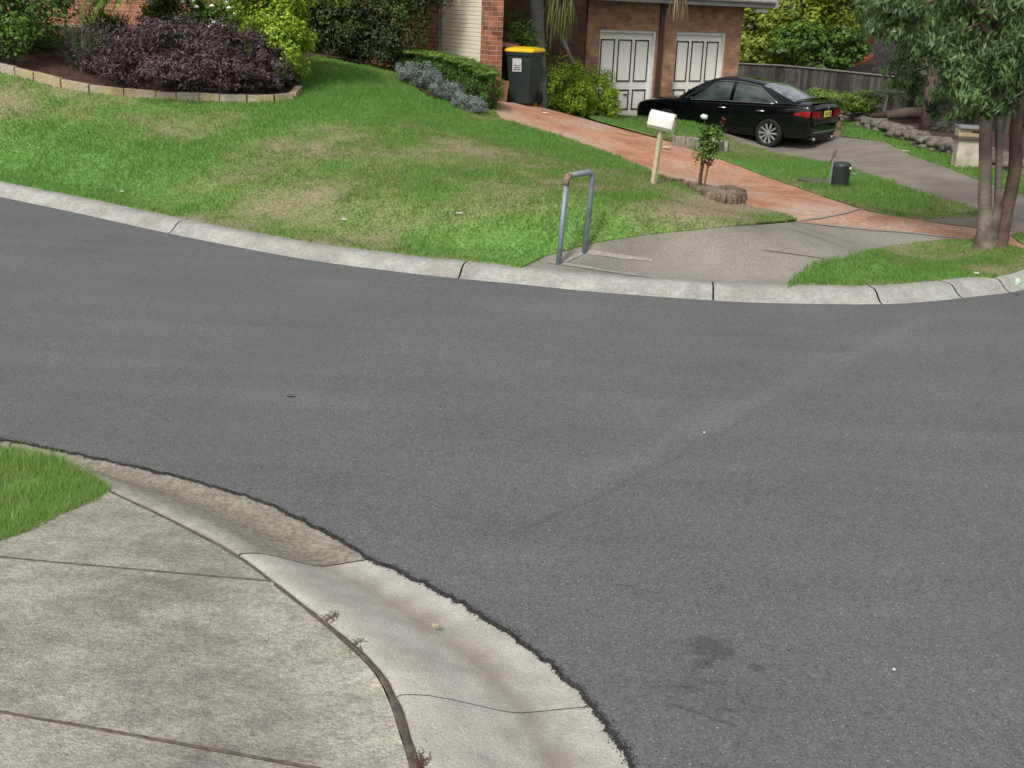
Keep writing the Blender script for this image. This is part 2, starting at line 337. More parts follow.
def autouv(me):
    nl = len(me.loops)
    if nl == 0: return
    uv = me.uv_layers.new(name='UVMap')
    co = np.empty(len(me.vertices)*3); me.vertices.foreach_get('co', co); co = co.reshape(-1, 3)
    li = np.empty(nl, dtype=np.int32); me.loops.foreach_get('vertex_index', li)
    np_ = len(me.polygons); nr = np.empty(np_*3); me.polygons.foreach_get('normal', nr); nr = nr.reshape(-1, 3)
    lt = np.empty(np_, dtype=np.int32); me.polygons.foreach_get('loop_total', lt)
    fn = np.repeat(nr, lt, axis=0); c = co[li]
    flat = np.abs(fn[:, 2]) > .8
    tx = np.stack([-fn[:, 1], fn[:, 0]], 1); ln = np.linalg.norm(tx, axis=1); ln[ln < 1e-6] = 1; tx /= ln[:, None]
    u = np.where(flat, c[:, 0], c[:, 0]*tx[:, 0]+c[:, 1]*tx[:, 1]); v = np.where(flat, c[:, 1], c[:, 2])
    uv.data.foreach_set('uv', np.stack([u, v], 1).ravel())
def tag(o, label=None, cat=None, group=None, kind=None):
    if label: o['label'] = label
    if cat: o['category'] = cat
    if group: o['group'] = group
    if kind: o['kind'] = kind
    return o
def empty(name, loc=(0, 0, 0), rz=0, label=None, cat=None, group=None):
    o = bpy.data.objects.new(name, None); COL.objects.link(o); o.location = tuple(map(float, loc)); o.rotation_euler = (0, 0, rz); o.empty_display_size = .2
    return tag(o, label, cat, group)
def copy_tree(o, parent=None):
    c = o.copy(); COL.objects.link(c)
    if parent is not None: c.parent = parent
    for ch in list(o.children): copy_tree(ch, c)
    return c
def fastmesh(name, V, nper, mat, parent=None, attrs=None, world=False, smooth=False):
    """V: (n*nper,3) faces of nper verts each"""
    V = np.asarray(V, float).reshape(-1, 3)
    if world and parent is not None: V = V - np.array(parent.location)
    nf = len(V)//nper; me = bpy.data.meshes.new(name)
    me.vertices.add(len(V)); me.vertices.foreach_set('co', V.ravel().astype(np.float32))
    me.loops.add(len(V)); me.loops.foreach_set('vertex_index', np.arange(len(V), dtype=np.int32))
    me.polygons.add(nf); me.polygons.foreach_set('loop_start', np.arange(0, len(V), nper, dtype=np.int32))
    try: me.polygons.foreach_set('loop_total', np.full(nf, nper, dtype=np.int32))
    except Exception: pass
    me.update(calc_edges=True)
    for k, vals in (attrs or {}).items():
        a = me.attributes.new(k, 'FLOAT', 'FACE'); a.data.foreach_set('value', np.asarray(vals, dtype=np.float32))
    me.materials.append(mat)
    o = bpy.data.objects.new(name, me); COL.objects.link(o)
    if parent is not None: o.parent = parent
    return o

def inpoly(x, y, poly):
    r = np.zeros(len(x), bool); n = len(poly); j = n-1
    for i in range(n):
        xi, yi = poly[i]; xj, yj = poly[j]
        if yi != yj:
            c = ((yi > y) != (yj > y)) & (x < (xj-xi)*(y-yi)/(yj-yi)+xi); r ^= c
        j = i
    return r
def pxpoly(pts, zf=None, n=6, smooth=False):
    zf = zf or T; out = []
    for i in range(len(pts)):
        a = pts[i]; b = pts[(i+1) % len(pts)]
        k = max(1, int(math.hypot(b[0]-a[0], b[1]-a[1])/14))
        for t in range(k):
            u = t/k; out.append(G(a[0]+(b[0]-a[0])*u, a[1]+(b[1]-a[1])*u, zf)[:2])
    return np.array(out)
def dist_poly(x, y, poly):
    d = np.full(len(x), 1e9); n = len(poly)
    for i in range(n):
        a = poly[i]; b = poly[(i+1) % n]; ab = b-a; l2 = (ab**2).sum()+1e-12
        t = np.clip(((x-a[0])*ab[0]+(y-a[1])*ab[1])/l2, 0, 1)
        d = np.minimum(d, np.hypot(x-a[0]-t*ab[0], y-a[1]-t*ab[1]))
    return d
def fill(name, poly, zf, off, sp, mat, attr=None, extra=None, jitter=.2, drop=0, parent=None):
    poly = np.array(poly); x0, y0 = poly.min(0); x1, y1 = poly.max(0)
    if extra is None:
        gx, gy = np.meshgrid(np.arange(x0, x1, sp), np.arange(y0, y1, sp)); gx = gx.ravel(); gy = gy.ravel()
    else: gx, gy = extra
    gx = gx+rng.uniform(-jitter, jitter, len(gx))*sp; gy = gy+rng.uniform(-jitter, jitter, len(gy))*sp
    k = inpoly(gx, gy, poly); gx = gx[k]; gy = gy[k]; k = dist_poly(gx, gy, poly) > sp*.3; gx = gx[k]; gy = gy[k]
    vs = [Vector(p) for p in poly] + [Vector((a, b)) for a, b in zip(gx, gy)]
    n = len(poly); ed = [(i, (i+1) % n) for i in range(n)]
    ov, oe, of, *_ = delaunay_2d_cdt(vs, ed, [], 1, 1e-5)
    X = np.array([v[:] for v in ov]); z = zf(X[:, 0], X[:, 1])+off
    mb = MB(); mb.add(np.column_stack([X, z]), of)
    if drop:   # vertical skirt round the edge
        V = [(p[0], p[1], float(zf(np.array([p[0]]), np.array([p[1]]))[0])+off) for p in poly]
        mb.add(V+[(a, b, c-drop) for a, b, c in V], [(i, (i+1) % n, n+(i+1) % n, n+i) for i in range(n)])
    me_attr = None
    if attr:
        VV = np.array(mb.v); me_attr = {k: f(VV) for k, f in attr.items()}
    o = mb.build(name, mat, parent, attr=me_attr)
    import bmesh
    bm = bmesh.new(); bm.from_mesh(o.data); 
    for f in bm.faces:
        f.normal_update()
        if f.normal.z < -.1: f.normal_flip()
    bm.to_mesh(o.data); bm.free()
    return o
def structure(o): o['kind'] = 'structure'; return o

# ------------------------------------------------------------------ lawn dryness map
blobs = [(60, 112, 90, 22, .6), (160, 125, 70, 16, .5), (350, 132, 110, 20, .62), (480, 160, 130, 30, .50), (560, 190, 100, 30, .38), (250, 190, 120, 26, .42), (290, 215, 130, 22, .40), (420, 200, 100, 28, .28),
         (80, 172, 110, 24, -.4), (0, 185, 60, 20, -.5), (300, 75, 60, 22, -.7), (400, 112, 90, 20, -.6), (520, 132, 80, 16, -.45), (600, 160, 60, 16, -.4), (120, 160, 90, 16, -.3), (500, 240, 60, 16, -.4), (440, 258, 60, 12, -.3),
         (722, 209, 34, 9, 1.3), (690, 203, 30, 8, .85), (700, 225, 50, 12, .1), (640, 215, 60, 14, .15), (905, 262, 40, 8, .55), (985, 268, 45, 8, .55), (840, 280, 50, 10, -.25), (700, 120, 80, 15, -.4), (815, 160, 60, 12, -.4), (900, 195, 60, 14, -.35), (930, 150, 80, 30, -.6), (690, 212, 18, 7, .3), (350, 245, 120, 10, .2), (850, 203, 60, 6, .25), (780, 185, 40, 8, .25)]
def dryness(V):
    V = np.atleast_2d(V); px, py = proj(V)
    d = np.full(len(V), .34)
    for a, b, ra, rb, v in blobs: d += (v if v < 0 or v > .8 else v*.52)*np.exp(-(((px-a)/ra)**2+((py-b)/rb)**2)*.9)
    n = fbm(V[:, 0], V[:, 1], .9, 3, 5); n2 = fbm(V[:, 0], V[:, 1], 3.5, 11, 3)
    near = V[:, 1] < 7
    d = d + (n-.5)*1.5 + (n2-.5)*.7 + (vnoise(V[:, 0], V[:, 1], .13, 33)-.5)*.5+(vnoise(V[:, 0], V[:, 1], .34, 35)-.5)*.35
    d = np.where(near, .12+(n-.5)*.9, d)
    return np.clip(d, 0, 1)

# ------------------------------------------------------------------ sheets
def Tg(x, y): return T(x, y)
big_x = np.concatenate([a.ravel() for a in [np.meshgrid(np.arange(-24, 24, .4), np.arange(8, 40, .4))[0], np.meshgrid(np.arange(-190, 190, 9.), np.arange(12, 190, 9.))[0]]])
big_y = np.concatenate([a.ravel() for a in [np.meshgrid(np.arange(-24, 24, .4), np.arange(8, 40, .4))[1], np.meshgrid(np.arange(-190, 190, 9.), np.arange(12, 190, 9.))[1]]])
gp = np.vstack([far_b[::3]+far_n[::3]*-.02, [[195, 60], [195, 195], [-195, 195], [-195, far_b[0, 1]+20]]])
structure(fill('ground', gp, T, -.045, .4, DIRT, extra=(big_x, big_y), jitter=.05))

# near kerb pairs (back edge, asphalt edge)
pairs = [((-150, 424), (-140, 421)), ((0, 447.5), (12, 446)), ((53, 460), (89, 461)), ((111, 490), (195, 486)), ((175, 520), (275, 512)), ((239, 554), (368, 563)),
         ((285, 588), (425, 590)), ((328, 621), (475, 618)), ((376, 663), (540, 663)), ((397, 695), (588, 711)), ((411, 735), (612, 745)), ((421, 768), (630, 775)), ((436, 840), (665, 860))]
NB = np.array([G(a[0], a[1], Zc(.10))[:2] for a, b in pairs]); NF = np.array([G(b[0], b[1], Zc(.0))[:2] for a, b in pairs])
def ext(A):
    d0 = A[0]-A[1]; d0 /= np.linalg.norm(d0); d1 = A[-1]-A[-2]; d1 /= np.linalg.norm(d1)
    return np.vstack([A[0]+d0*30+[0, 6], A[0]+d0*8+[0, .8], A, A[-1]+d1*1.5+[0.15, 0], A[-1]+d1*8+[.4, 0]])
NB = ext(NB); NF = ext(NF); KN = 16
nb = catmull(NB, KN); nf = catmull(NF, KN)
# road
nfr = nf.copy(); s_ = np.arange(len(nfr)); 
jag = np.array([vnoise(i, 0, 2.2, 5)-.5 for i in range(len(nfr)*4)])
nf_d = np.array([nf[i]*(1-t)+nf[i+1]*t for i in range(len(nf)-1) for t in (0, .25, .5, .75)])
nfn = normals(nf_d); jg = (fbm(np.arange(len(nf_d))*1., 0*np.arange(len(nf_d)), 7., 5, 2)-.5)*.07
nf_j = nf_d + nfn*(jg[:, None]*.55+.012)
road_poly = np.vstack([far_c[::3]-far_n[::3]*.0, [[60, 30], [60, -25], nf_j[-1]+[0, -12]], nf_j[::-1]])
bx, by = np.meshgrid(np.arange(-26, 30, .8), np.arange(-10, 46, .8))
structure(fill('road', road_poly, R, .028, .8, ASPH, extra=(bx.ravel(), by.ravel()), drop=.06, jitter=.1))
# crumbling lip of the asphalt over the gutter, its shadow line painted dark
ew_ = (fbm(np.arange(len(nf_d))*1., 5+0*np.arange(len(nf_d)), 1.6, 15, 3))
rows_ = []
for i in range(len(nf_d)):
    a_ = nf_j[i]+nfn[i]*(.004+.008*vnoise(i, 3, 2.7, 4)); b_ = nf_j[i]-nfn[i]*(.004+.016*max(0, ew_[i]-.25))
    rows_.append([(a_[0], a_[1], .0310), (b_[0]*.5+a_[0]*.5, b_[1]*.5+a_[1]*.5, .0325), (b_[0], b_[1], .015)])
# near ground
ngp = np.vstack([nb[::3], [[8, -30], [-100, -30], [-100, nb[0, 1]]]])
structure(fill('verge', ngp, Zc(.02), 0, 2, JOINT))
structure(fill('gutter_bed', np.vstack([nb[::2]-normals(nb)[::2]*.3, nf[::-2]+normals(nf)[::-2]*.3]), Zc(-.055), 0, .5, JOINT))

# near kerb and gutter
def gutter_material():
    m = M_('gutter_concrete', (.47, .455, .40), (.37, .355, .31), scale=6, bump=.3, bscale=80, speck=(110, .2), rough=.9)
    nt = m.node_tree; N = nt.nodes; L = nt.links; b = N['Principled BSDF']; col = b.inputs['Base Color'].links[0].from_socket
    tc = [n for n in N if n.type == 'TEX_COORD'][0]
    a = N.new('ShaderNodeAttribute'); a.attribute_name = 'stain'
    n = N.new('ShaderNodeTexNoise'); n.inputs['Scale'].default_value = 7; n.inputs['Detail'].default_value = 8; L.new(tc.outputs['Object'], n.inputs[0])
    s = N.new('ShaderNodeMath'); s.operation = 'SUBTRACT'; L.new(n.outputs['Fac'], s.inputs[0]); s.inputs[1].default_value = .5
    ad = N.new('ShaderNodeMath'); ad.operation = 'MULTIPLY_ADD'; L.new(s.outputs[0], ad.inputs[0]); ad.inputs[1].default_value = .9; L.new(a.outputs['Fac'], ad.inputs[2]); ad.use_clamp = True
    mx = N.new('ShaderNodeMixRGB'); L.new(ad.outputs[0], mx.inputs[0]); L.new(col, mx.inputs[1]); mx.inputs[2].default_value = (.20, .18, .135, 1)
    a2 = N.new('ShaderNodeAttribute'); a2.attribute_name = 'old'
    mx2 = N.new('ShaderNodeMixRGB'); mx2.blend_type = 'MULTIPLY'; L.new(a2.outputs['Fac'], mx2.inputs[0]); L.new(mx.outputs[0], mx2.inputs[1]); 
    n2 = N.new('ShaderNodeTexNoise'); n2.inputs['Scale'].default_value = 38; n2.inputs['Detail'].default_value = 6; L.new(tc.outputs['Object'], n2.inputs[0])
    r2 = N.new('ShaderNodeValToRGB'); r2.color_ramp.elements[0].position = .38; r2.color_ramp.elements[0].color = (.48, .47, .43, 1); r2.color_ramp.elements[1].position = .62; r2.color_ramp.elements[1].color = (.80, .77, .70, 1)
    L.new(n2.outputs['Fac'], r2.inputs[0]); L.new(r2.outputs[0], mx2.inputs[2])
    L.new(mx2.outputs[0], b.inputs['Base Color']); return m
GUT = gutter_material()
prof = [(0, .02), (0.0, .092), (.02, .1), (.08, .1), (.16, .094), (.28, .072), (.40, .045), (.50, .022), (.58, .006), (.65, .0), (.74, .003), (.86, .010), (.97, .016), (1.06, .018)]
nbd = np.array([nb[i]*(1-t)+nb[i+1]*t for i in range(len(nb)-1) for t in (0, .25, .5, .75)]); nfd = nf_d
J1 = (2+5)*KN*4; J2 = (2+9)*KN*4; J3 = (2+1)*KN*4
segs = [(0, J3-1), (J3, J1-1), (J1, J2-1), (J2, len(nbd)-1)]
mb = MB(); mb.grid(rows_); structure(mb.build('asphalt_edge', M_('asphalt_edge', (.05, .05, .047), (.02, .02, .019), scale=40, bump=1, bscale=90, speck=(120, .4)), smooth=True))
r_c = np.random.default_rng(77); V_c = []
for k in range(3000):
    i = r_c.integers(20, len(nf_d)-30); o_ = r_c.normal(0, .011)-.004; c = nf_j[i]-nfn[i]*o_ + r_c.normal(0, .007, 2); s_c = r_c.uniform(.0018, .0055); z_c = .030 if o_ < 0 else .018
    a = r_c.uniform(0, 6.28); P4 = [np.array([c[0]+s_c*math.cos(a+j*2.1), c[1]+s_c*math.sin(a+j*2.1), z_c]) for j in range(3)]+[np.array([c[0], c[1], z_c+s_c*1.2])]
    for f_ in ((0, 1, 3), (1, 2, 3), (2, 0, 3)): V_c += [P4[j] for j in f_]
tag(fastmesh('gravel', np.array(V_c), 3, M_('crumbs', (.10, .098, .092), (.03, .03, .03), scale=120)), 'dark asphalt crumbs scattered along the near gutter edge', 'gravel', kind='stuff')
mb = MB(); st = []; old = []
for si, (a, b) in enumerate(segs):
    rows = []
    for i in range(a, b+1):
        A = nbd[i].copy(); B = nfd[i]; ii = i
        if i == a: A = A*.5+nbd[min(a+1, b)]*.5
        row = []
        bow = .0
        for u, z in prof:
            q = A*(1-u)+B*u
            if i in (a, b):   # joints bow slightly
                pass
            z2 = z + (fbm(q[0], q[1], .5, 2, 2)-.5)*.004
            row.append((q[0], q[1], z2)); 
            t = math.exp(-((u-.67)/.085)**2)*.55 + math.exp(-((u-.70)/.2)**2)*.20
            if si < 2: t = t*.55+.15
            st.append(t); old.append(.95 if si < 2 and u > .18 else (.55 if si < 2 else .0))
        rows.append(row)
    mb.grid(rows)
o = mb.build('gutter', GUT, smooth=True, attr={'stain': st, 'old': old}); structure(o)

def slab_extra():
    nt = SLAB.node_tree; N = nt.nodes; L = nt.links; b = N['Principled BSDF']; col = b.inputs['Base Color'].links[0].from_socket
    tc = [n for n in N if n.type == 'TEX_COORD'][0]
    for sc, rot, st, lo, hi in ((6.5, .35, (1, 1.7, 1), .78, 1.12), (1.6, .6, (1, 1.4, 1), .80, 1.08), (30, .2, (1, 1.8, 1), .76, 1.18)):
        mp = N.new('ShaderNodeMapping'); mp.inputs['Rotation'].default_value = (0, 0, rot); mp.inputs['Scale'].default_value = st; L.new(tc.outputs['Object'], mp.inputs[0])
        n = N.new('ShaderNodeTexNoise'); n.inputs['Scale'].default_value = sc; n.inputs['Detail'].default_value = 9; n.inputs['Roughness'].default_value = .62; L.new(mp.outputs[0], n.inputs[0])
        mr = N.new('ShaderNodeMapRange'); mr.inputs[1].default_value = .36; mr.inputs[2].default_value = .64; mr.inputs[3].default_value = lo; mr.inputs[4].default_value = hi; L.new(n.outputs['Fac'], mr.inputs[0])
        mm = N.new('ShaderNodeMixRGB'); mm.blend_type = 'MULTIPLY'; mm.inputs[0].default_value = 1; L.new(col, mm.inputs[1]); L.new(mr.outputs[0], mm.inputs[2]); col = mm.outputs[0]
    a = N.new('ShaderNodeAttribute'); a.attribute_name = 'margin'
    mx = N.new('ShaderNodeMixRGB'); mx.blend_type = 'MULTIPLY'; L.new(a.outputs['Fac'], mx.inputs[0]); L.new(col, mx.inputs[1]); mx.inputs[2].default_value = (1.4, 1.4, 1.36, 1)
    L.new(mx.outputs[0], b.inputs['Base Color'])
slab_extra()
def margin(V):
    d = np.sqrt(((V[:, None, :2]-nb[None, ::2])**2).sum(-1)).min(1)
    near_ = np.clip((2.5-V[:, 1]+.8*V[:, 0]*0)/1.0, 0, 1)*0+1
    return np.clip(1-d/.42, 0, 1)**1.3*np.clip((5.0-V[:, 1])/1.2, 0, 1)
# near slab pieces (cut by two joints)
def line_pts(px0, py0, px1, py1, n=8): return [G(px0+(px1-px0)*t/n, py0+(py1-py0)*t/n, Zc(.1))[:2] for t in range(n+1)]
back = nb; bn = normals(nb)
gap = .020 + .020*np.clip((np.arange(len(back))-5*KN)/(6*KN), 0, 1)
inner = back - bn*gap[:, None]
def near_idx(px, py, arr):
    q = G(px, py, Zc(.1))[:2]; return int(np.argmin(((arr-q)**2).sum(1)))
i0 = near_idx(111, 491, inner); i1 = near_idx(275, 582, inner); i2 = near_idx(421, 768, inner)
jA = line_pts(-420, 520, 274, 582); 
jB0 = G(0, 711.5, Zc(.1))[:2]; jB1 = G(310, 767, Zc(.1))[:2]; dB = (jB1-jB0)/np.linalg.norm(jB1-jB0)
jB = [jB0-dB*6, jB0-dB*2, jB0, jB1, jB1+dB*.35]
i3 = int(np.argmin(((inner-(jB1+dB*.6))**2).sum(1)))
def off_line(pts, d):
    pts = np.array(pts); return pts + normals(pts)*d
p1 = np.vstack([off_line(jA, .004), inner[i0:i1-1][::-1], pxpoly([(96, 497), (60, 512), (20, 530), (-60, 548), (-420, 560)], Zc(.1))[:-30]]) if False else None
def Zs(x, y): return .10 + (fbm(x, y, 1.2, 4, 3)-.5)*.012
grass_edge = [G(a, b, Zc(.1))[:2] for a, b in [(108, 491), (90, 500), (58, 513), (25, 530), (-20, 545), (-120, 548), (-420, 470)]]
P1 = list(inner[i0:i1]) + list(off_line(jA, .004)[::-1][1:]) + grass_edge[::-1][:-1]
structure(fill('footpath', P1, Zs, -.003, .12, SLAB, attr={'margin': margin}, drop=.05))
P2 = list(inner[i1+1:i3]) + list(off_line(jB, .005)[::-1]) + [jB[0]+np.array([-3, 4.])] + list(off_line(jA, -.004)[1:])
structure(fill('footpath', P2, Zs, 0, .12, SLAB, attr={'margin': margin}, drop=.05))
P3 = list(inner[i3+1:-KN]) + [inner[-KN]+np.array([-8, -1.])] + list(off_line(jB, -.005))
structure(fill('footpath', P3, Zs, -.004, .4, SLAB, drop=.05))

def ribbon(name, pts, w0, w1, z, mat, seed):
    pts = np.array(pts); d_ = np.concatenate([[0], np.cumsum(np.linalg.norm(np.diff(pts, axis=0), axis=1))]); n = int(d_[-1]/.012)
    q = np.linspace(0, d_[-1], n); X = np.column_stack([np.interp(q, d_, pts[:, 0]), np.interp(q, d_, pts[:, 1])]); nn = normals(X); rows = []
    for i in range(n):
        u = i/n; w = (w0+(w1-w0)*u)*(.5+1.0*fbm(q[i:i+1], [seed*3.], .09, seed, 3)[0]); o_ = (fbm(q[i:i+1], [seed*7.], .2, seed+4, 2)[0]-.5)*.008
        zz = z+.004*fbm(q[i:i+1], [1.], .03, seed, 2)[0]
        rows.append([(*(X[i]+nn[i]*(o_+w*.5)), z-.006), (*(X[i]+nn[i]*o_), zz), (*(X[i]-nn[i]*(w*.5-o_)), z-.006)])
    m_ = MB(); m_.grid(rows); return structure(m_.build(name, mat, smooth=True))
mid_ = (inner+back)/2
ribbon('joint_dirt', mid_[i0:i1], .010, .013, .1035, JOINT, 1); ribbon('joint_dirt', mid_[i1:i2+KN], .014, .044, .1035, JOINT, 2)
ribbon('joint_dirt', jA[2:], .006, .006, .1045, JOINT, 3); ribbon('joint_dirt', jB[1:], .008, .008, .1045, JOINT, 4)
_nt = KERB.node_tree; _N = _nt.nodes; _b = _N['Principled BSDF']; _c = _b.inputs['Base Color'].links[0].from_socket; _tc = [n for n in _N if n.type == 'TEX_COORD'][0]
for _s, _lo, _hi in ((3.2, .86, 1.05), (22, .90, 1.06)):
    _n = _N.new('ShaderNodeTexNoise'); _n.inputs['Scale'].default_value = _s; _n.inputs['Detail'].default_value = 9; _nt.links.new(_tc.outputs['Object'], _n.inputs[0])
    _m = _N.new('ShaderNodeMapRange'); _m.inputs[1].default_value = .36; _m.inputs[2].default_value = .6; _m.inputs[3].default_value = _lo; _m.inputs[4].default_value = _hi; _nt.links.new(_n.outputs['Fac'], _m.inputs[0])
    _x = _N.new('ShaderNodeMixRGB'); _x.blend_type = 'MULTIPLY'; _x.inputs[0].default_value = 1; _nt.links.new(_c, _x.inputs[1]); _nt.links.new(_m.outputs[0], _x.inputs[2]); _c = _x.outputs[0]
_nt.links.new(_c, _b.inputs['Base Color'])
# far kerb
mb = MB(); kp = [(-.04, -.05), (-.02, .022), (.04, .034), (.09, .065), (.13, .105), (.17, .128), (.21, .135), (.33, .138), (.34, .13), (.34, -.1)]
cuts = []
for px, py in [(-90, 184), (177, 235), (457, 280), (714, 302), (878, 306), (958, 300), (1003, 294)]:
    q = G(px, py, R)[:2]; cuts.append(int(np.argmin(((far_c-q)**2).sum(1))))
cuts = [0]+cuts+[len(far_c)-1]
for a, b in zip(cuts[:-1], cuts[1:]):
    rows = []
    for i in range(a, b+1):
        c = far_c[i]
        t = far_c[min(i+1, len(far_c)-1)]-far_c[max(i-1, 0)]; t = t/np.linalg.norm(t)
        if i == a and a: c = c+t*.018
        dz = (vnoise(i, 0, 3., 8)-.5)*.012
        rows.append([(c[0]+far_n[i, 0]*u, c[1]+far_n[i, 1]*u, float(R(c[0], 0))+z+(dz if z > .05 else 0)) for u, z in kp])
    mb.grid(rows)
structure(mb.build('kerb', KERB, smooth=True))
structure(fill('kerb_bed', np.vstack([far_c[::2]-far_n[::2]*.02, (far_c[::-2]+far_n[::-2]*.36)]), R, .01, .5, JOINT))

# driveways, apron, lawns in the ground plane
def grow(poly, d):
    p = np.array(poly); a = .5*np.sum(p[:, 0]*np.roll(p[:, 1], -1)-np.roll(p[:, 0], -1)*p[:, 1])
    t = np.roll(p, -1, 0)-np.roll(p, 1, 0); t /= np.linalg.norm(t, axis=1)[:, None]+1e-9; n = np.stack([t[:, 1], -t[:, 0]], 1)*(1 if a > 0 else -1)
    return p+n*d
def open_px(pts, zf=None):
    zf = zf or T; out = []
    for a, b in zip(pts[:-1], pts[1:]):
        k = max(1, int(math.hypot(b[0]-a[0], b[1]-a[1])/14))
        for t in range(k): out.append(G(a[0]+(b[0]-a[0])*t/k, a[1]+(b[1]-a[1])*t/k, zf)[:2])
    out.append(G(*pts[-1], zf)[:2]); return np.array(out)
red_px = [(470, 104), (498, 101.5), (531, 104.6), (581.5, 118), (622, 129.5), (670, 142), (740, 167.5), (764, 177), (815, 195), (865.5, 211), (901, 218), (926, 220.5), (975, 224), (1024, 231.5), (1080, 238), (1080, 258), (1024, 252), (977, 242), (916, 233), (840, 226), (800, 221), (773, 213.5), (739, 205), (690, 190), (653, 175), (623, 161), (568, 141), (500, 121), (470, 112)]
structure(fill('red_driveway', grow(pxpoly(red_px), .05), T, .0, .2, REDDRIVE))
nd_px = [(640, 124), (700, 130), (745, 148), (800, 159), (827, 163), (865.5, 174), (916, 192), (960, 204), (977, 209), (979, 217), (926, 221), (1024, 232), (1090, 236), (1090, 205), (1024, 197), (980, 182), (942, 167), (931, 163), (906, 153.5), (886, 143), (840.5, 137.6), (800, 133), (760, 118), (640, 114)]
structure(fill('grey_driveway', grow(pxpoly(nd_px), .05), T, .008, .35, GREYDRIVE))
ap_px = [(541, 258), (593, 244), (642, 236), (724, 227.6), (762, 225), (800, 221.5), (840, 226), (916, 232.5), (977, 241.8), (947, 243), (891, 249), (848, 262), (817, 267), (797, 279), (788, 293)]
ap = pxpoly(ap_px); 
ia = int(np.argmin(((far_b-G(788, 293, T)[:2])**2).sum(1))); ib = int(np.argmin(((far_b-G(512, 273, T)[:2])**2).sum(1)))
nlast = len(pxpoly(ap_px[:-1]))
apron_poly = np.vstack([pxpoly(ap_px)[:-25], far_b[ib:ia+1][::-1]]) if False else None
apron_poly = np.vstack([grow(open_px([(520, 268)]+ap_px[:-1]+[(789, 288)]), .0), (far_b+far_n*.008)[ib+3:ia-1][::-1]])
structure(fill('concrete_apron', apron_poly, T, .004, .12, APRON))

def mark(name, pxs, w, off, mat, zf=T):
    pts = catmull([G(a, b, zf)[:2] for a, b in pxs], 8); nn = normals(pts); rows = []
    for i in range(len(pts)):
        ww = w*(.6+.8*vnoise(i, 0, 2.1, 3))*min(1, .25+6*min(i, len(pts)-1-i)/len(pts)); r_ = []
        for k in (-.5, 0, .5): q = pts[i]+nn[i]*ww*k; r_.append((q[0], q[1], float(zf(q[0:1], q[1:2])[0])+off))
        rows.append(r_)
    m_ = MB(); m_.grid(rows); return structure(m_.build(name, mat))
PALE = M_('pale_mortar', (.33, .31, .27), (.26, .245, .21), scale=14, speck=(50, .25), rough=.95)
mark('mortar_seam', [(582, 253), (600, 254.5), (620, 257.5), (653, 261.5)], .06, .012, PALE)
mark('mortar_seam', [(546, 262.8), (575, 266.5), (626, 274.5), (664, 279)], .065, .012, PALE)
mark('mortar_seam', [(560, 264.5), (572, 259), (583, 254)], .04, .013, PALE)
mark('apron_crack', [(762, 251), (790, 254.5), (815, 258), (834, 261)], .012, .010, M_('fine_crack', (.12, .11, .09)))
mark('driveway_seam', [(800, 221), (825, 217.5), (845, 213.5), (864, 209.5)], .04, .012, PALE)
mark('driveway_seam', [(800, 223), (860, 229.5), (916, 234), (977, 241.5)], .04, .014, PALE)
lawn_polys = []
def kerb_run(pxa, pxb, off=.01):
    ya = G(*pxa, T)[:2]; yb = G(*pxb, T)[:2]
    i = int(np.argmin(((far_b-ya)**2).sum(1))); j = int(np.argmin(((far_b-yb)**2).sum(1)))
    return (far_b+far_n*off)[i:j+1] if i <= j else (far_b+far_n*off)[j:i+1][::-1]
lawn_px = [(519, 268.5), (543, 256.5), (593, 242.5), (642, 234.5), (724, 226.5), (770, 222.5), (796, 219.5), (773, 212.5), (739, 204), (690, 189), (653, 174), (623, 160), (568, 140), (500, 120), (494, 112), (430, 100), (395, 74), (340, 62), (318, 57), (300, 65), (299, 97), (150, 97), (60, 85), (0, 72), (-160, 56)]
lawnA = np.vstack([kerb_run((-150, 160), (510, 272))[:-2], open_px(lawn_px)])
mid_px = [(530, 103), (581.5, 116), (622, 127.5), (670, 140.5), (740, 166), (764, 175.5), (815, 193.5), (865.5, 209.5), (901, 217), (926, 219), (975, 217.5), (977, 210), (916, 193), (865.5, 175), (827, 164.5), (800, 160), (764, 150), (742, 144), (714, 132), (690, 123), (650, 114), (610, 106), (560, 97), (525, 97)]
lawnB = pxpoly(mid_px)
is_px = [(789, 289), (797, 278), (817, 265.5), (848, 260.5), (891, 247.5), (947, 241), (977, 240.5), (1024, 250.5), (1070, 258), (1060, 268), (1024, 270), (990, 279)]
lawnC = np.vstack([open_px(is_px), kerb_run((985, 281), (790, 294))[:-2]])
rt_px = [(842, 136), (886, 142), (906, 152.5), (931, 162.5), (942, 166), (980, 181), (1024, 196), (1090, 204), (1090, 165), (1024, 160), (975, 152), (905, 128), (845, 112)]
lawnD = pxpoly(rt_px)
rt2 = pxpoly([(1012, 236), (1060, 236), (1060, 247), (1024, 245)])
for nm, pl, sp in (('lawn', lawnA, .3), ('lawn', lawnB, .3), ('lawn', lawnC, .15), ('lawn', lawnD, .35), ('lawn', rt2, .2)):
    structure(fill(nm, grow(pl, .015), T, .018, sp, GRASSG, attr={'dry': dryness}, drop=.022))
nl_poly = np.array([G(a, b, Zc(.1))[:2] for a, b in [(-420, 470), (-120, 548), (-20, 545), (25, 530), (58, 513), (90, 500), (108, 491), (88, 478), (58, 462.5), (20, 454), (0, 451), (-140, 427)]])
structure(fill('verge_turf', nl_poly, Zc(.10), 0, .2, GRASSG, attr={'dry': dryness}))

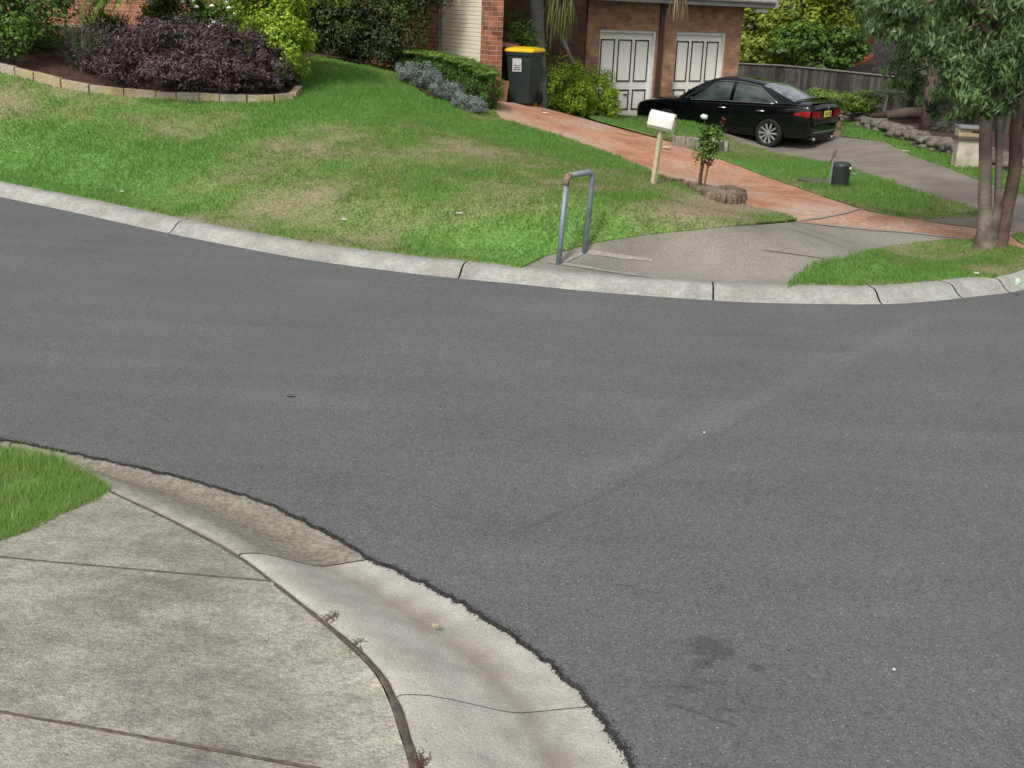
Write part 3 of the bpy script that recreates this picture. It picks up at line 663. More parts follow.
def blades(name, poly, zf, off, dens, hgt, wid, label, seed=1, dryscale=True, feather=.03, ymax=60):
    r = np.random.default_rng(seed); poly = np.array(poly); x0, y0 = poly.min(0); x1, y1 = poly.max(0)
    n = int((x1-x0)*(y1-y0)*dens); x = r.uniform(x0, x1, n); y = r.uniform(y0, y1, n); poly = grow(poly, feather)
    X = np.column_stack([x, y, zf(x, y)]) if n < 1500000 else None
    px, py = proj(X); k = (px > -140) & (px < 1160) & (py > -60) & (py < 850)
    x = x[k]; y = y[k]; k = inpoly(x, y, poly); x = x[k]; y = y[k]
    z = zf(x, y)+off; d = dryness(np.column_stack([x, y, z]))
    keep = r.uniform(0, 1, len(x)) < np.clip(1.45-d*1.25, .1, 1); x, y, z, d = x[keep], y[keep], z[keep], d[keep]
    n = len(x); cl = fbm(x, y, .12, 21, 2)
    h = hgt*(1.15-d*.75)*r.uniform(.5, 1.3, n)*(.6+cl*.8)*(.65+.75*vnoise(x, y, .45, 51)); w = wid*r.uniform(.7, 1.4, n)
    a = r.uniform(0, 2*PI, n); la = r.uniform(0, 2*PI, n); ll = h*r.uniform(.15, .9, n)
    b0 = np.column_stack([x-np.cos(a)*w, y-np.sin(a)*w, z-.004]); b1 = np.column_stack([x+np.cos(a)*w, y+np.sin(a)*w, z-.004])
    tp = np.column_stack([x+np.cos(la)*ll, y+np.sin(la)*ll, z+h])
    V = np.stack([b0, b1, tp], 1).reshape(-1, 3)
    nr_ = np.where(y < 7.5, .55, 0.)
    o = fastmesh(name, V, 3, GRASSB, attrs={'dry': np.clip(d+r.normal(0, .15, n), 0, 1), 'tint': np.clip(r.uniform(0, 1, n)*.6+cl*.5-.05+nr_, 0, 1.8)})
    tag(o, label, 'grass', kind='stuff'); return o
blades('grass', lawnA, T, .018, 2600, .042, .0050, 'patchy front lawn sloping up from the far kerb to the hedge', 1)
blades('grass', lawnB, T, .018, 1500, .055, .006, 'green grass strip between the red and grey driveways', 2)
blades('grass', lawnC, T, .018, 3600, .040, .0045, 'grass island around the foot of the street tree', 3)
blades('grass', lawnD, T, .018, 1200, .055, .007, 'bright grass strip below the rock wall', 4)
blades('grass', rt2, T, .018, 2500, .05, .005, 'small grass tuft between driveways at the right edge', 5)
blades('grass', nl_poly, Zc(.10), 0, 22000, .062, .0022, 'lush grass clump beside the near footpath', 6)

CARPITCH = .0
# ------------------------------------------------------------------ object materials
BRICK_L = brick_mat('red_brick', (.40, .16, .09), (.17, .065, .05), (.46, .38, .30), dirt=.4)
BRICK_R = brick_mat('brown_brick', (.43, .235, .135), (.29, .15, .09), (.33, .255, .19), dirt=.3)
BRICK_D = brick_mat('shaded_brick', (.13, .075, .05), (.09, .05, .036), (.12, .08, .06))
CREAMM = M_('cream_paint', (.90, .86, .68), (.86, .81, .63), rough=.45, scale=3, speck=(8, .05))
WHITEP = M_('white_paint', (.90, .88, .79), (.86, .84, .75), rough=.5, scale=4)
OUTL = M_('brown_trim', (.06, .04, .035), (.045, .03, .028), rough=.6)
FASC = M_('grey_fascia', (.36, .35, .31), (.28, .27, .24), rough=.6)
SOFF = M_('soffit', (.16, .13, .11), rough=.8)
DARKM = M_('dark_void', (.02, .018, .016), rough=.9)
TILE = M_('roof_tile', (.19, .15, .13), (.12, .10, .09), scale=5, bump=.5, rough=.85)
REDTILE = M_('terracotta', (.50, .17, .09), (.38, .12, .07), scale=5, bump=.3)
GALV = M_('galvanised', (.27, .33, .36), (.19, .235, .265), rough=.5, scale=10, metal=.35, speck=(60, .15), spec=.5)
RUST = M_('rust', (.22, .09, .05), (.30, .24, .22), rough=.8, scale=40)
WOODP = M_('pale_timber', (.55, .47, .32), (.44, .37, .25), scale=12, rough=.8)
WOODG = M_('grey_timber', (.070, .065, .056), (.036, .034, .031), scale=3.5, detail=9, bump=.5, bscale=40, rough=.9, c3=(.075, .08, .06), scale3=.8)
WOODB = M_('brown_timber', (.22, .12, .06), (.14, .08, .04), scale=8, rough=.8)
GALVW = M_('white_metal', (.80, .79, .76), (.70, .69, .66), rough=.4, scale=8)
STONE = M_('rock', (.215, .19, .155), (.09, .085, .07), scale=7, bump=.9, bscale=18, rough=.95, speck=(30, .3))
SAND = M_('sandstone', (.46, .34, .19), (.30, .235, .15), scale=3.5, bump=.5, bscale=25, c3=(.42, .37, .30), scale3=2.6, speck=(40, .15))
PSTONE = M_('pale_stone', (.50, .44, .35), (.34, .29, .22), scale=5, bump=.7, bscale=20, c3=(.60, .57, .52), scale3=3)
BARK = M_('grey_bark', (.19, .155, .13), (.09, .072, .062), scale=5, detail=8, bump=.8, bscale=25, rough=.9, c3=(.30, .26, .21), scale3=2.2)
BARKR = M_('brown_bark', (.15, .10, .075), (.08, .055, .045), scale=6, bump=.8, bscale=22, rough=.95)
PALMB = M_('palm_trunk', (.20, .205, .195), (.14, .145, .14), scale=6, bump=.4, rough=.85)
STEM = M_('stem', (.12, .085, .05), (.08, .055, .035), scale=10)
BINM = M_('bin_plastic', (.022, .036, .032), (.018, .028, .026), rough=.42, spec=.5)
BINY = M_('yellow_plastic', (.80, .52, .015), (.74, .46, .012), rough=.45, spec=.5)
PINKP = M_('faded_lid', (.50, .26, .24), rough=.5)
PAPER = M_('paper', (.62, .62, .62), (.40, .40, .42), scale=30)
PAINT = M_('car_paint', (.003, .0035, .0045), (.0025, .003, .004), rough=.5, spec=.0, coat=.95)
GLASSC = M_('car_glass', (.075, .095, .092), (.02, .028, .028), rough=.04, spec=.55, coat=0, scale=2.2)  # base colour lightened: grey-green reflections painted into the glass
CHROME = M_('chrome', (.72, .73, .75), rough=.22, metal=1)
ALLOY = M_('alloy', (.62, .63, .66), rough=.3, metal=.7)
RUBBER = M_('rubber', (.018, .018, .018), rough=.85)
BLKP = M_('black_plastic', (.015, .015, .016), rough=.5)
REDL = M_('tail_lamp_red', (.36, .012, .016), (.22, .008, .012), rough=.12, coat=.8)
CLRL = M_('clear_lamp', (.6, .6, .62), rough=.1, coat=.8)
PLATE = M_('plate_yellow', (.80, .78, .12), rough=.4)
BLKINK = M_('black_ink', (.02, .02, .02), rough=.6)
PETAL = M_('white_petal', (.85, .85, .82), rough=.6)
REDPET = M_('red_leaf', (.25, .04, .04), rough=.5)
GREENBOX = M_('dark_green_metal', (.03, .04, .036), (.022, .03, .027), rough=.5, spec=.5)
CYAN = M_('green_plastic', (.10, .45, .35), (.70, .72, .55), scale=30, rough=.3)

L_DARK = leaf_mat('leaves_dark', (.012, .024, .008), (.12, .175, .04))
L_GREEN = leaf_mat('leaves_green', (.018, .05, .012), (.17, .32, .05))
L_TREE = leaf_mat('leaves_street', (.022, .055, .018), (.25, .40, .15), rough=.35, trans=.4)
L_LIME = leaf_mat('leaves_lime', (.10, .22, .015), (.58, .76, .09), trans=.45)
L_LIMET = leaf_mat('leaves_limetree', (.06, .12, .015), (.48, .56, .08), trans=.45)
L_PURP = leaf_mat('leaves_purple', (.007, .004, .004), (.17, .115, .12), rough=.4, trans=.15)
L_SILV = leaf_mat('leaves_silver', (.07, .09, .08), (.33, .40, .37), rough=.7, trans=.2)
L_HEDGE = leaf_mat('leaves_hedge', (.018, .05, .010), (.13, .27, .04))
L_HEDGT = leaf_mat('leaves_hedge_top', (.06, .13, .02), (.22, .36, .07))  # lighter green for the leaf layer along the hedge top
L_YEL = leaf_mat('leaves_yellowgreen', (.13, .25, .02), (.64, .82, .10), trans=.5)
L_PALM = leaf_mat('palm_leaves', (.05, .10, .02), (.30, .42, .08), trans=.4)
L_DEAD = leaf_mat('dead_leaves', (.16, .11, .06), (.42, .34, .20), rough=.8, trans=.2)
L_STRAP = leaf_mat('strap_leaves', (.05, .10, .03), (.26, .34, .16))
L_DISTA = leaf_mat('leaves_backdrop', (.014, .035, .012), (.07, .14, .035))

def ppm(X):   # pixels per metre at X
    c = (np.array(X)-CAM) @ CMn; return F/-c[2]

def leaves(name, parent, mat, bl, n, L, Wd=None, seed=0, clump=.28, ncl=26, droop=.0, hollow=.62, tintz=.5, flat=False, nm=None):
    """bl: list of (x,y,z,rx,ry,rz) world ellipsoids."""
    r = np.random.default_rng(seed+100); Wd = Wd or L*.5; bl = np.array(bl, float)
    vol = (bl[:, 3]*bl[:, 4]*bl[:, 5])**(2/3); pr = vol/vol.sum()
    CL = []; 
    for i, b in enumerate(bl):
        k = max(6, int(ncl*len(bl)*pr[i])); d = r.normal(size=(k, 3)); d /= np.linalg.norm(d, axis=1)[:, None]
        rad = r.uniform(hollow, .92, k)[:, None]
        CL.append(np.column_stack([b[:3]+d*rad*b[3:6], np.tile(b[3:6], (k, 1)), d, np.full(k, b[2]), r.uniform(0, 1, k), np.full(k, pr[i]/k)]))
    CL = np.vstack(CL); pc = CL[:, 11]/CL[:, 11].sum()
    ci = r.choice(len(CL), n, p=pc); c = CL[ci]
    off = r.normal(size=(n, 3)); off /= np.linalg.norm(off, axis=1)[:, None]+1e-6; off *= (r.uniform(0, 1, n)**.45)[:, None]
    pos = c[:, :3]+off*clump*c[:, 3:6]*1.15
    out = c[:, 6:9]*.5+off*.9+np.array([0, 0, .45])+r.normal(size=(n, 3))*.45; out /= np.linalg.norm(out, axis=1)[:, None]
    ax = r.normal(size=(n, 3)); ax[:, 2] -= droop*1.6; ax -= out*(ax*out).sum(1)[:, None]*(1-.6*min(1, droop)); ax /= np.linalg.norm(ax, axis=1)[:, None]
    sd = np.cross(out, ax); sd /= np.linalg.norm(sd, axis=1)[:, None]+1e-9
    l = L*r.uniform(.6, 1.3, n)[:, None]; w = Wd*r.uniform(.7, 1.25, n)[:, None]
    v0 = pos-ax*l*.5; v2 = pos+ax*l*.5; nn = np.cross(ax, sd)
    v1 = pos+sd*w*.5-ax*l*.05+nn*w*.12; v3 = pos-sd*w*.5-ax*l*.05+nn*w*.12
    V = np.stack([v0, v1, v2, v3], 1).reshape(-1, 3)
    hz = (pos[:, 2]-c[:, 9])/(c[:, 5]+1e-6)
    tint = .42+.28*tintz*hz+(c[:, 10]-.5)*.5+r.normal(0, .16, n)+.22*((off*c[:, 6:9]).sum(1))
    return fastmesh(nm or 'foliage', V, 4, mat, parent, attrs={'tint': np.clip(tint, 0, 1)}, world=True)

def straps(name, parent, mat, items, seg=5):
    """items: (base, dir2d angle, length, width, elevation rad, droop)"""
    V = []; tint = []
    for (b, az, L, w, el, dr) in items:
        p = np.array(b, float); e = el; h = np.array([math.cos(az), math.sin(az)]); s = np.array([-h[1], h[0], 0])
        pts = [p.copy()]; 
        for k in range(seg):
            p = p+np.array([h[0]*math.cos(e), h[1]*math.cos(e), math.sin(e)])*L/seg; e -= dr/seg; pts.append(p.copy())
        t = random.random()
        for k in range(seg):
            w0 = w*(1-(k/seg)**2)*.5+.0008; w1 = w*(1-((k+1)/seg)**2)*.5+.0008
            V += [pts[k]-s*w0, pts[k]+s*w0, pts[k+1]+s*w1, pts[k+1]-s*w1]; tint.append(min(1, t*.6+k/seg*.4))
    return fastmesh(name, np.array(V), 4, mat, parent, attrs={'tint': tint}, world=True)

def frond(parent, base, az, el, L, droop, leaf, mat, name='frond', nl=34, hang=.9, w=.03, stemr=.012):
    pts = []; p = np.array(base, float); e = el
    N_ = 14
    for k in range(N_+1):
        pts.append(p.copy()); p = p+np.array([math.cos(az)*math.cos(e), math.sin(az)*math.cos(e), math.sin(e)])*L/N_; e -= droop/N_
    pts = np.array(pts); items = []
    for k in range(nl):
        u = .18+.82*k/nl; q = u*N_; i = min(int(q), N_-1); c = pts[i]*(1-(q-i))+pts[i+1]*(q-i)
        ll = leaf*math.sin(PI*(.12+.85*u))**.6
        for sg in (-1, 1):
            items.append((c, az+sg*(1.15-.55*u)+random.uniform(-.1, .1), ll*random.uniform(.85, 1.1), w, .35, 1.3*hang))
    o = straps(name, parent, mat, items, 4)
    mb = MB(); mb.tube([tuple(x-np.array(parent.location)) for x in pts], list(np.linspace(stemr, stemr*.25, len(pts))), 6); mb.build('frond_stalk', STEM, o)
    return o

def bush(name, label, cat, px, py_base, Yoff, wpx, hpx, depth, mat, n, L, Wd=None, seed=0, group=None, blobs_rel=None, stems=5, lift=.0, pos=None, **kw):
    b = at(px, py_base) if pos is None else np.array(pos, float)
    if pos is None and Yoff:
        b = P(px, py_base, b[1]+Yoff); b[2] = Tz(b[0], b[1])
    s = ppm(b); W = wpx/s; Hh = hpx/s
    e = empty(name, b, 0, label, cat, group)
    rel = blobs_rel or [(0, 0, .5, .5, .5)]
    bl = [(b[0]+x*W, b[1]+depth*.5*y, b[2]+lift+z*Hh, rx*W, (ry if len(r_) < 6 else r_[5])*depth, rz*Hh) for r_ in rel for (x, y, z, rx, rz, ry) in [((r_[0], r_[1], r_[2], r_[3], r_[4], r_[5] if len(r_) > 5 else .5))]]
    leaves(name, e, mat, bl, n, L, Wd, seed, **kw)
    mb = MB(); rr = random.Random(seed)
    for k in range(stems):
        q = rr.choice(bl); t = (q[0]+rr.uniform(-.5, .5)*q[3], q[1]+rr.uniform(-.5, .5)*q[4], q[2]+rr.uniform(0, .5)*q[5])
        p0 = (b[0], b[1], b[2]-.05)
        m_ = tuple((p0[i]*.5+t[i]*.5+rr.uniform(-.04, .04)) for i in range(3))
        mb.tube([p0, m_, t], [.02*max(.5, Hh), .013*max(.5, Hh), .005], 6)
    mb.build('stem', STEM, e, world=True)
    return e

# ------------------------------------------------------------------ garden bed (left)
bed_px = [(-160, 54), (0, 70), (60, 83), (150, 95.5), (220, 99), (290, 97), (300, 90), (303, 72), (318, 58), (345, 60), (395, 72), (430, 98), (494, 110), (498, 100), (470, 90), (430, 70), (400, 55), (300, 35), (100, 30), (-160, 20)]
structure(fill('garden_soil', pxpoly(bed_px), T, .03, .4, MULCH))
edge_px = [(-120, 60), (0, 71), (25, 77), (50, 84), (85, 91.5), (120, 95.5), (150, 98), (200, 101), (250, 102.5), (285, 101.5), (297, 98), (299, 92)]
ew = catmull([at(*p)[:2] for p in edge_px], 10); sl = np.concatenate([[0], np.cumsum(np.linalg.norm(np.diff(ew, axis=0), axis=1))])
root = empty('stone_edging', at(150, 97), 0, 'low curved edging of pale sandstone blocks along the purple shrub bed', 'garden edging')
mb = MB(); s0 = 0; 
def epos(s): return np.array([np.interp(s, sl, ew[:, 0]), np.interp(s, sl, ew[:, 1])])
while s0 < sl[-1]-.1:
    ln = random.uniform(.28, .5); a = epos(s0+.006); b = epos(min(s0+ln, sl[-1])-.006); c = (a+b)/2; d = b-a
    nn_ = np.array([-d[1], d[0]])/np.linalg.norm(d)*.055; hh_ = .12+random.uniform(-.008, .008); za, zb_ = Tz(*a), Tz(*b)
    V_ = [(p[0]+nn_[0]*k_, p[1]+nn_[1]*k_, z_+zo) for zo in (-.12, hh_) for (p, z_, k_) in ((a, za, -1), (b, zb_, -1), (b, zb_, 1), (a, za, 1))]
    mb.add(V_, [(0, 3, 2, 1), (4, 5, 6, 7), (0, 1, 5, 4), (1, 2, 6, 5), (2, 3, 7, 6), (3, 0, 4, 7)]); s0 += ln
mb.build('block', SAND, root, world=True, bevel=.01)

# ------------------------------------------------------------------ shrubs on the left
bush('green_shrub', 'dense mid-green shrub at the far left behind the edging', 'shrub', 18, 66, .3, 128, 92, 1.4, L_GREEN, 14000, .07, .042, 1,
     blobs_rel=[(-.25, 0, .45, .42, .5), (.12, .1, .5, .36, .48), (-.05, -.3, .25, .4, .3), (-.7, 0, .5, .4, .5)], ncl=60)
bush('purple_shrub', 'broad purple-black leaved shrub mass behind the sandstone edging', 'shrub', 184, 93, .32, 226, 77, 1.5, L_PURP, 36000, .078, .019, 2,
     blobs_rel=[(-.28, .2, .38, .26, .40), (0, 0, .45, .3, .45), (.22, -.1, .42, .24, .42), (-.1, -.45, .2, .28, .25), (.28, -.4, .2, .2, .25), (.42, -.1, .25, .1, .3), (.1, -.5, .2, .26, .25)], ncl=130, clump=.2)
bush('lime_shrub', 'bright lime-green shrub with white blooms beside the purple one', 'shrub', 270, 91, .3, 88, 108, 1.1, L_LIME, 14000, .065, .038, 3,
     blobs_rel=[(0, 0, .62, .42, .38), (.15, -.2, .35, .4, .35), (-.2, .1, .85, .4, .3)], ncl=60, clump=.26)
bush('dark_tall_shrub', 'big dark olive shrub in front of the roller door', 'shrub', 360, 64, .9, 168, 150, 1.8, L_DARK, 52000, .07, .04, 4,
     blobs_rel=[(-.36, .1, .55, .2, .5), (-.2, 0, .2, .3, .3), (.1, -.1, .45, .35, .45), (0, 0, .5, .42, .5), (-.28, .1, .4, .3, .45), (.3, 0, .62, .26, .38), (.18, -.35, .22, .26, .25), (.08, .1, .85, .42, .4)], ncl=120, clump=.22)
# strappy tuft at the bed edge
g0 = at(80, 78); g0[1] += .25; g0[2] = Tz(g0[0], g0[1]); e = empty('strappy_plant', g0, 0, 'loose tuft of pale arching strap leaves left of the purple shrub', 'plant')
straps('leaf', e, L_STRAP, [((g0[0]+random.uniform(-.12, .12), g0[1]+random.uniform(-.1, .1), g0[2]), random.uniform(0, 6.28), random.uniform(.5, 1.05), .022, random.uniform(1.0, 1.5), random.uniform(.5, 1.8)) for _ in range(110)])
# rose bushes behind purple shrub
for i, (px, py, col_) in enumerate([(185, 10, 0), (222, 18, 0)]):
    b = P(px, 45, 19.4); b[2] = Tz(b[0], b[1]); s = ppm(b)
    e = empty('flowering_bush', b, 0, ['slender leafy bush topped with white blooms above the purple shrub', 'second white-flowered bush, between the purple and lime shrubs'][i], 'shrub')
    top = P(px, py-14, 19.4)[2]; hh = top-b[2]
    leaves('f', e, L_GREEN, [(b[0], b[1], b[2]+hh*.55, .75, .35, hh*.55)], 6500, .06, .035, 40+i, ncl=40)
    mb = MB(); 
    for k in range(7): mb.tube([(b[0], b[1], b[2]), (b[0]+random.uniform(-.3, .3), b[1]+random.uniform(-.3, .1), b[2]+hh*.95)], [.012, .005], 5)
    mb.build('stem', STEM, e, world=True)
    pl = [[(183, 2), (196, 7), (212, 6), (176, 19), (192, 1)], [(214, 23), (224, 26), (210, 27), (229, 8), (235, 14), (228, 2)]][i]
    for (fx, fy) in pl:
        c = P(fx, fy, b[1]-.5); mb = MB()
        for k in range(9):
            a = k*2.4; r_ = .012+.004*k
            mb.lathe([(.001, -.02), (.018, -.008), (.024, .008), (.012, .018), (.001, .02)], (c[0]+math.cos(a)*r_*.6, c[1]+math.sin(a)*r_*.6, c[2]+.01-.002*k), 8)
        mb.build('flower', PETAL, e, world=True, smooth=True)
for i, (px, n_, Y_) in enumerate([(108, 150, 19.6), (232, 170, 19.5)]):
    g0 = P(px, 60, Y_); g0[2] = Tz(g0[0], g0[1]); e = empty('strappy_plant', g0, 0, ['tall clump of dark green strap leaves between the left shrub and the palm', 'tall clump of green strap leaves behind the purple shrub, below the white blooms'][i], 'plant')
    hh = P(px, 4, Y_)[2]-g0[2]
    straps('leaf', e, L_PALM if i else L_GREEN, [((g0[0]+random.uniform(-.35, .35), g0[1]+random.uniform(-.15, .15), g0[2]), random.uniform(0, 6.28), hh*random.uniform(.7, 1.2), .035, random.uniform(1.15, 1.5), random.uniform(.4, 1.7)) for _ in range(n_)])
# low palm fronds hanging into the left bed
pc = P(140, -10, 19.2); b = np.array([pc[0], pc[1], Tz(pc[0], pc[1])])
e = empty('palm', b, 0, 'small palm whose green fronds hang behind the purple shrub', 'palm')
mb = MB(); mb.tube([(.35, .3, -.1), (.32, .25, (pc[2]-b[2])*.5), (0, 0, pc[2]-b[2])], [.05, .04, .035], 8); mb.build('trunk', PALMB, e, smooth=True)
for k in range(13): frond(e, pc, k*2*PI/13+.2, random.uniform(.0, .6), 1.1, 1.5, .45, L_PALM, hang=1.2, nl=30, w=.035)
pc = P(318, -62, 17.6); b = np.array([P(296, 40, 18.7)[0], 18.7, 0]); b[2] = Tz(b[0], b[1]); pc = np.array([b[0]-.05, b[1]-.1, P(305, -14, 18.7)[2]])
e = empty('palm', b, 0, 'palm standing behind the lime shrub with one yellow-green frond drooping', 'palm')
mb = MB(); mb.tube([(0, 0, -.1), (0.03, 0, (pc[2]-b[2])*.5), tuple(pc-b)], [.10, .08, .07], 10); mb.build('trunk', PALMB, e, smooth=True)
for k in range(9): frond(e, pc, k*2*PI/9-.35, .25, .95, 1.3, .40, L_YEL, hang=1.0, nl=30, w=.045)

# ------------------------------------------------------------------ hedge and silver shrubs
hp = [(398, 72), (430, 86), (460, 99), (487, 112)]
hb = [at(*p) for p in hp]; 
e = empty('clipped_hedge', hb[2], 0, 'clipped green box hedge running down from the dark shrub to the driveway', 'hedge')
tops = [49, 53, 60, 72]; bl = []
for k in range(15):
    u = k/14*3; i = min(int(u), 2); f = u-i
    c = hb[i]*(1-f)+hb[i+1]*f; tp = P(hp[i][0]*(1-f)+hp[i+1][0]*f, tops[i]*(1-f)+tops[i+1]*f, c[1]+.25)[2]
    c = c+np.array([.04, .42, 0]); hh = tp-c[2]
    for q in range(2): bl.append((c[0], c[1]-.12+.28*q, c[2]+hh*(.32+.3*q), .26, .30, hh*.38))
    bl.append((c[0], c[1], c[2]+hh*.5, .24, .38, hh*.49))
leaves('h', e, L_HEDGE, bl, 42000, .032, .02, 60, ncl=16, clump=.3, hollow=.75)
bt = [(b_[0], b_[1], b_[2]+b_[5]*.96, b_[3]*1.1, b_[4], .05) for b_ in bl[2::3]]
leaves('h', e, L_HEDGT, bt, 9000, .034, .02, 61, ncl=14, clump=.4, nm='top_leaves')
for c in hb: mb = MB(); mb.tube([(c[0], c[1]+.45, c[2]-.05), (c[0]+.05, c[1]+.45, c[2]+.4)], .03, 6); mb.build('stem', STEM, e, world=True)
for i, (px, py, w_, h_) in enumerate([(420, 90, 48, 27), (448, 103, 36, 20), (470, 114, 34, 17)]):
    bush('silver_shrub', ['largest silver-grey shrub, uppermost of three before the hedge', 'smaller silver-grey shrub, middle of three before the hedge', 'low silver-grey shrub at the driveway end of the hedge'][i], 'shrub',
         px, py, .25, w_, h_, .7, L_SILV, 5200 if i == 0 else 3400, .05, .010, 70+i, group='silver shrubs along the hedge', blobs_rel=[(0, 0, .45, .45, .5), (-.3, 0, .55, .25, .4), (.3, -.1, .3, .25, .35)], ncl=50, stems=3)

# ------------------------------------------------------------------ house on the left
pil = P(489.5, 92, 21.3); pil[2] = Tz(pil[0], pil[1])-.0
house = empty('brick_house', pil, 0, 'red brick house with a cream roller door behind the hedge', 'house')
U = np.array([.49, -.87]); Nn = np.array([-.87, -.49]); ang = math.atan2(U[1], U[0])
def HL(s, d, z): return (pil[0]+U[0]*s+Nn[0]*d, pil[1]+U[1]*s+Nn[1]*d, pil[2]+z)
def hbox(mb, s0, s1, d0, d1, z0, z1):
    c = HL((s0+s1)/2, (d0+d1)/2, (z0+z1)/2); mb.box(c, (abs(s1-s0), abs(d1-d0), z1-z0), ang); return mb
zt = 3.15
mb = MB(); hbox(mb, -.42, 0, -.24, 0, -.4, zt); hbox(mb, -4.2, -2.42, -.24, 0, -.4, zt); hbox(mb, -2.42, -.42, -.24, 0, 2.15, zt)
mb.build('wall', BRICK_L, house, world=True)
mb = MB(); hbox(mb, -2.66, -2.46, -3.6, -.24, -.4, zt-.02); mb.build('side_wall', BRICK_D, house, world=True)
mb = MB(); a = []
nr = 28; zr = [(-.0+k*2.15/nr) for k in range(nr+1)]
rows = []
for k in range(nr):
    for (f, d) in ((0, -.122), (.10, -.105), (.90, -.105), (.99, -.122)):
        z = zr[k]+f*2.15/nr; rows.append([HL(-2.42, d, z), HL(-.42, d, z)])
mb.grid(rows); rd = mb.build('roller_door', CREAMM, house, world=True)
mb = MB(); c = HL(-1.75, -.095, .42); mb.box(c, (.16, .02, .035), ang); mb.build('handle', BLKP, rd)
rd.children[0].location = (0, 0, 0)
for v in rd.children[0].data.vertices: v.co -= Vector(house.location)
for s_0 in (-2.42, -.46): mb = MB(); hbox(mb, s_0, s_0+.04, -.14, -.04, 0, 2.15); mb.build('door_track', FASC, house, world=True)
# front wing
wA = P(-230, 40, 24.2); wB = P(210, 40, 24.4)
mb = MB(); d = (wB-wA)[:2]; c = (wA+wB)/2; zl = Tz(c[0], c[1]); L_ = np.linalg.norm(d)
mb.box((c[0], c[1]+.12, zl+1.2), (L_, .24, 3.4), math.atan2(d[1], d[0]))
j = HL(-4.2, -.12, 0); d2 = np.array(j[:2])-wB[:2]; c2 = (np.array(j[:2])+wB[:2])/2
mb.box((c2[0], c2[1], zl+1.15), (np.linalg.norm(d2), .23, 3.3), math.atan2(d2[1], d2[0]))
mb.build('front_wall', BRICK_L, house, world=True)
# roof over the wing and garage (above the frame)
mb = MB(); z0 = zl+2.9; x0, x1, y0, y1 = wA[0]-.6, wB[0]+.8, wA[1]-.7, wA[1]+8
mb.add([(x0, y0, z0), (x1, y0, z0), (x1, y1, z0), (x0, y1, z0), (x0+3, (y0+y1)/2, z0+2), (x1-3, (y0+y1)/2, z0+2)], [(0, 1, 5, 4), (1, 2, 5), (2, 3, 4, 5), (3, 0, 4), (3, 2, 1, 0)])
mb.build('roof', TILE, house, world=True)
mb = MB(); q = [HL(.4, .5, zt), HL(.4, -3.4, zt), HL(-6, -3.4, zt), HL(-6, .5, zt)]; r1 = HL(-1.5, -1.5, zt+1.0); r2 = HL(-4, -1.5, zt+1.0)
mb.add(q+[r1, r2], [(0, 1, 4), (1, 2, 5, 4), (2, 3, 5), (3, 0, 4, 5), (3, 2, 1, 0)]); mb.build('garage_roof', TILE, house, world=True)

# ------------------------------------------------------------------ bins, board
def bin_(loc, rz, lidmat, label, sticker=True):
    e = empty('wheelie_bin', loc, rz, label, 'bin', 'wheelie bins beside the brick pillar')
    mb = MB()
    def ring(hx, hy, z, r=.05):
        o = []
        for sx, sy in ((1, 1), (-1, 1), (-1, -1), (1, -1)):
            cx, cy = sx*(hx-r), sy*(hy-r); a0 = {(1, 1): 0, (-1, 1): PI/2, (-1, -1): PI, (1, -1): 1.5*PI}[(sx, sy)]
            for k in range(4): a_ = a0+k*PI/6; o.append((cx+r*math.cos(a_), cy+r*math.sin(a_), z))
        return o
    rs = [ring(.20, .24, .03), ring(.205, .25, .10), ring(.265, .325, .90), ring(.285, .345, .905), ring(.29, .35, .97)]
    vs = [v for r_ in rs for v in r_]; fs = []
    n = 16
    for i in range(len(rs)-1):
        for k in range(n): fs.append((i*n+k, i*n+(k+1) % n, (i+1)*n+(k+1) % n, (i+1)*n+k))
    fs.append(tuple(range(n))[::-1]); mb.add(vs, fs); bd = mb.build('body', BINM, e, bevel=.004)
    mb = MB(); rs = [ring(.30, .365, .965), ring(.305, .37, .995), ring(.28, .33, 1.03), ring(.16, .2, 1.055)]
    vs = [v for r_ in rs for v in r_]; fs = [(i*n+k, i*n+(k+1) % n, (i+1)*n+(k+1) % n, (i+1)*n+k) for i in range(3) for k in range(n)]
    fs.append(tuple(3*n+k for k in range(n))); fs.append(tuple(range(n))[::-1]); mb.add(vs, fs); mb.build('lid', lidmat, e, bevel=.004)
    mb = MB(); mb.tube([(-.25, .40, .96), (.25, .40, .96)], .015, 8); mb.box((-.2, .38, .95), (.03, .08, .05)); mb.box((.2, .38, .95), (.03, .08, .05)); mb.build('handle', BINM, e)
    for s in (-1, 1):
        mb = MB(); mb.lathe([(.02, -.025), (.1, -.025), (.1, .025), (.02, .025)], (0, 0, 0), 18); w_ = mb.build('wheel', RUBBER, e); w_.rotation_euler = (0, PI/2, 0); w_.location = (s*.25, .26, .1)
    if sticker:
        mb = MB(); mb.box((-.03, -.325, .73), (.18, .004, .24), mat=Matrix.Rotation(.093, 3, 'X')); stk = mb.build('sticker', PAPER, e); stk.rotation_euler = (0, 0, 0)
        mb = MB()
        for k in range(5): mb.box((-.03, -.3275-.000, .65+k*.035), (.13-.02*(k % 2), .003, .012))
        mb.build('print', BLKINK, stk)
    return e
bb = at(523, 104); bin_(bb, -.36, BINY, 'dark green wheelie bin with a yellow lid and pale sticker')
b2 = bb+np.array([-.42, .55, 0]); b2[2] = Tz(b2[0], b2[1]); bin_(b2, -.5, PINKP, 'dark wheelie bin half hidden behind the brick pillar', False)
b = at(503, 101.5); e = empty('timber_board', b, 0, 'short brown timber board leaning by the yellow-lidded bin', 'board')
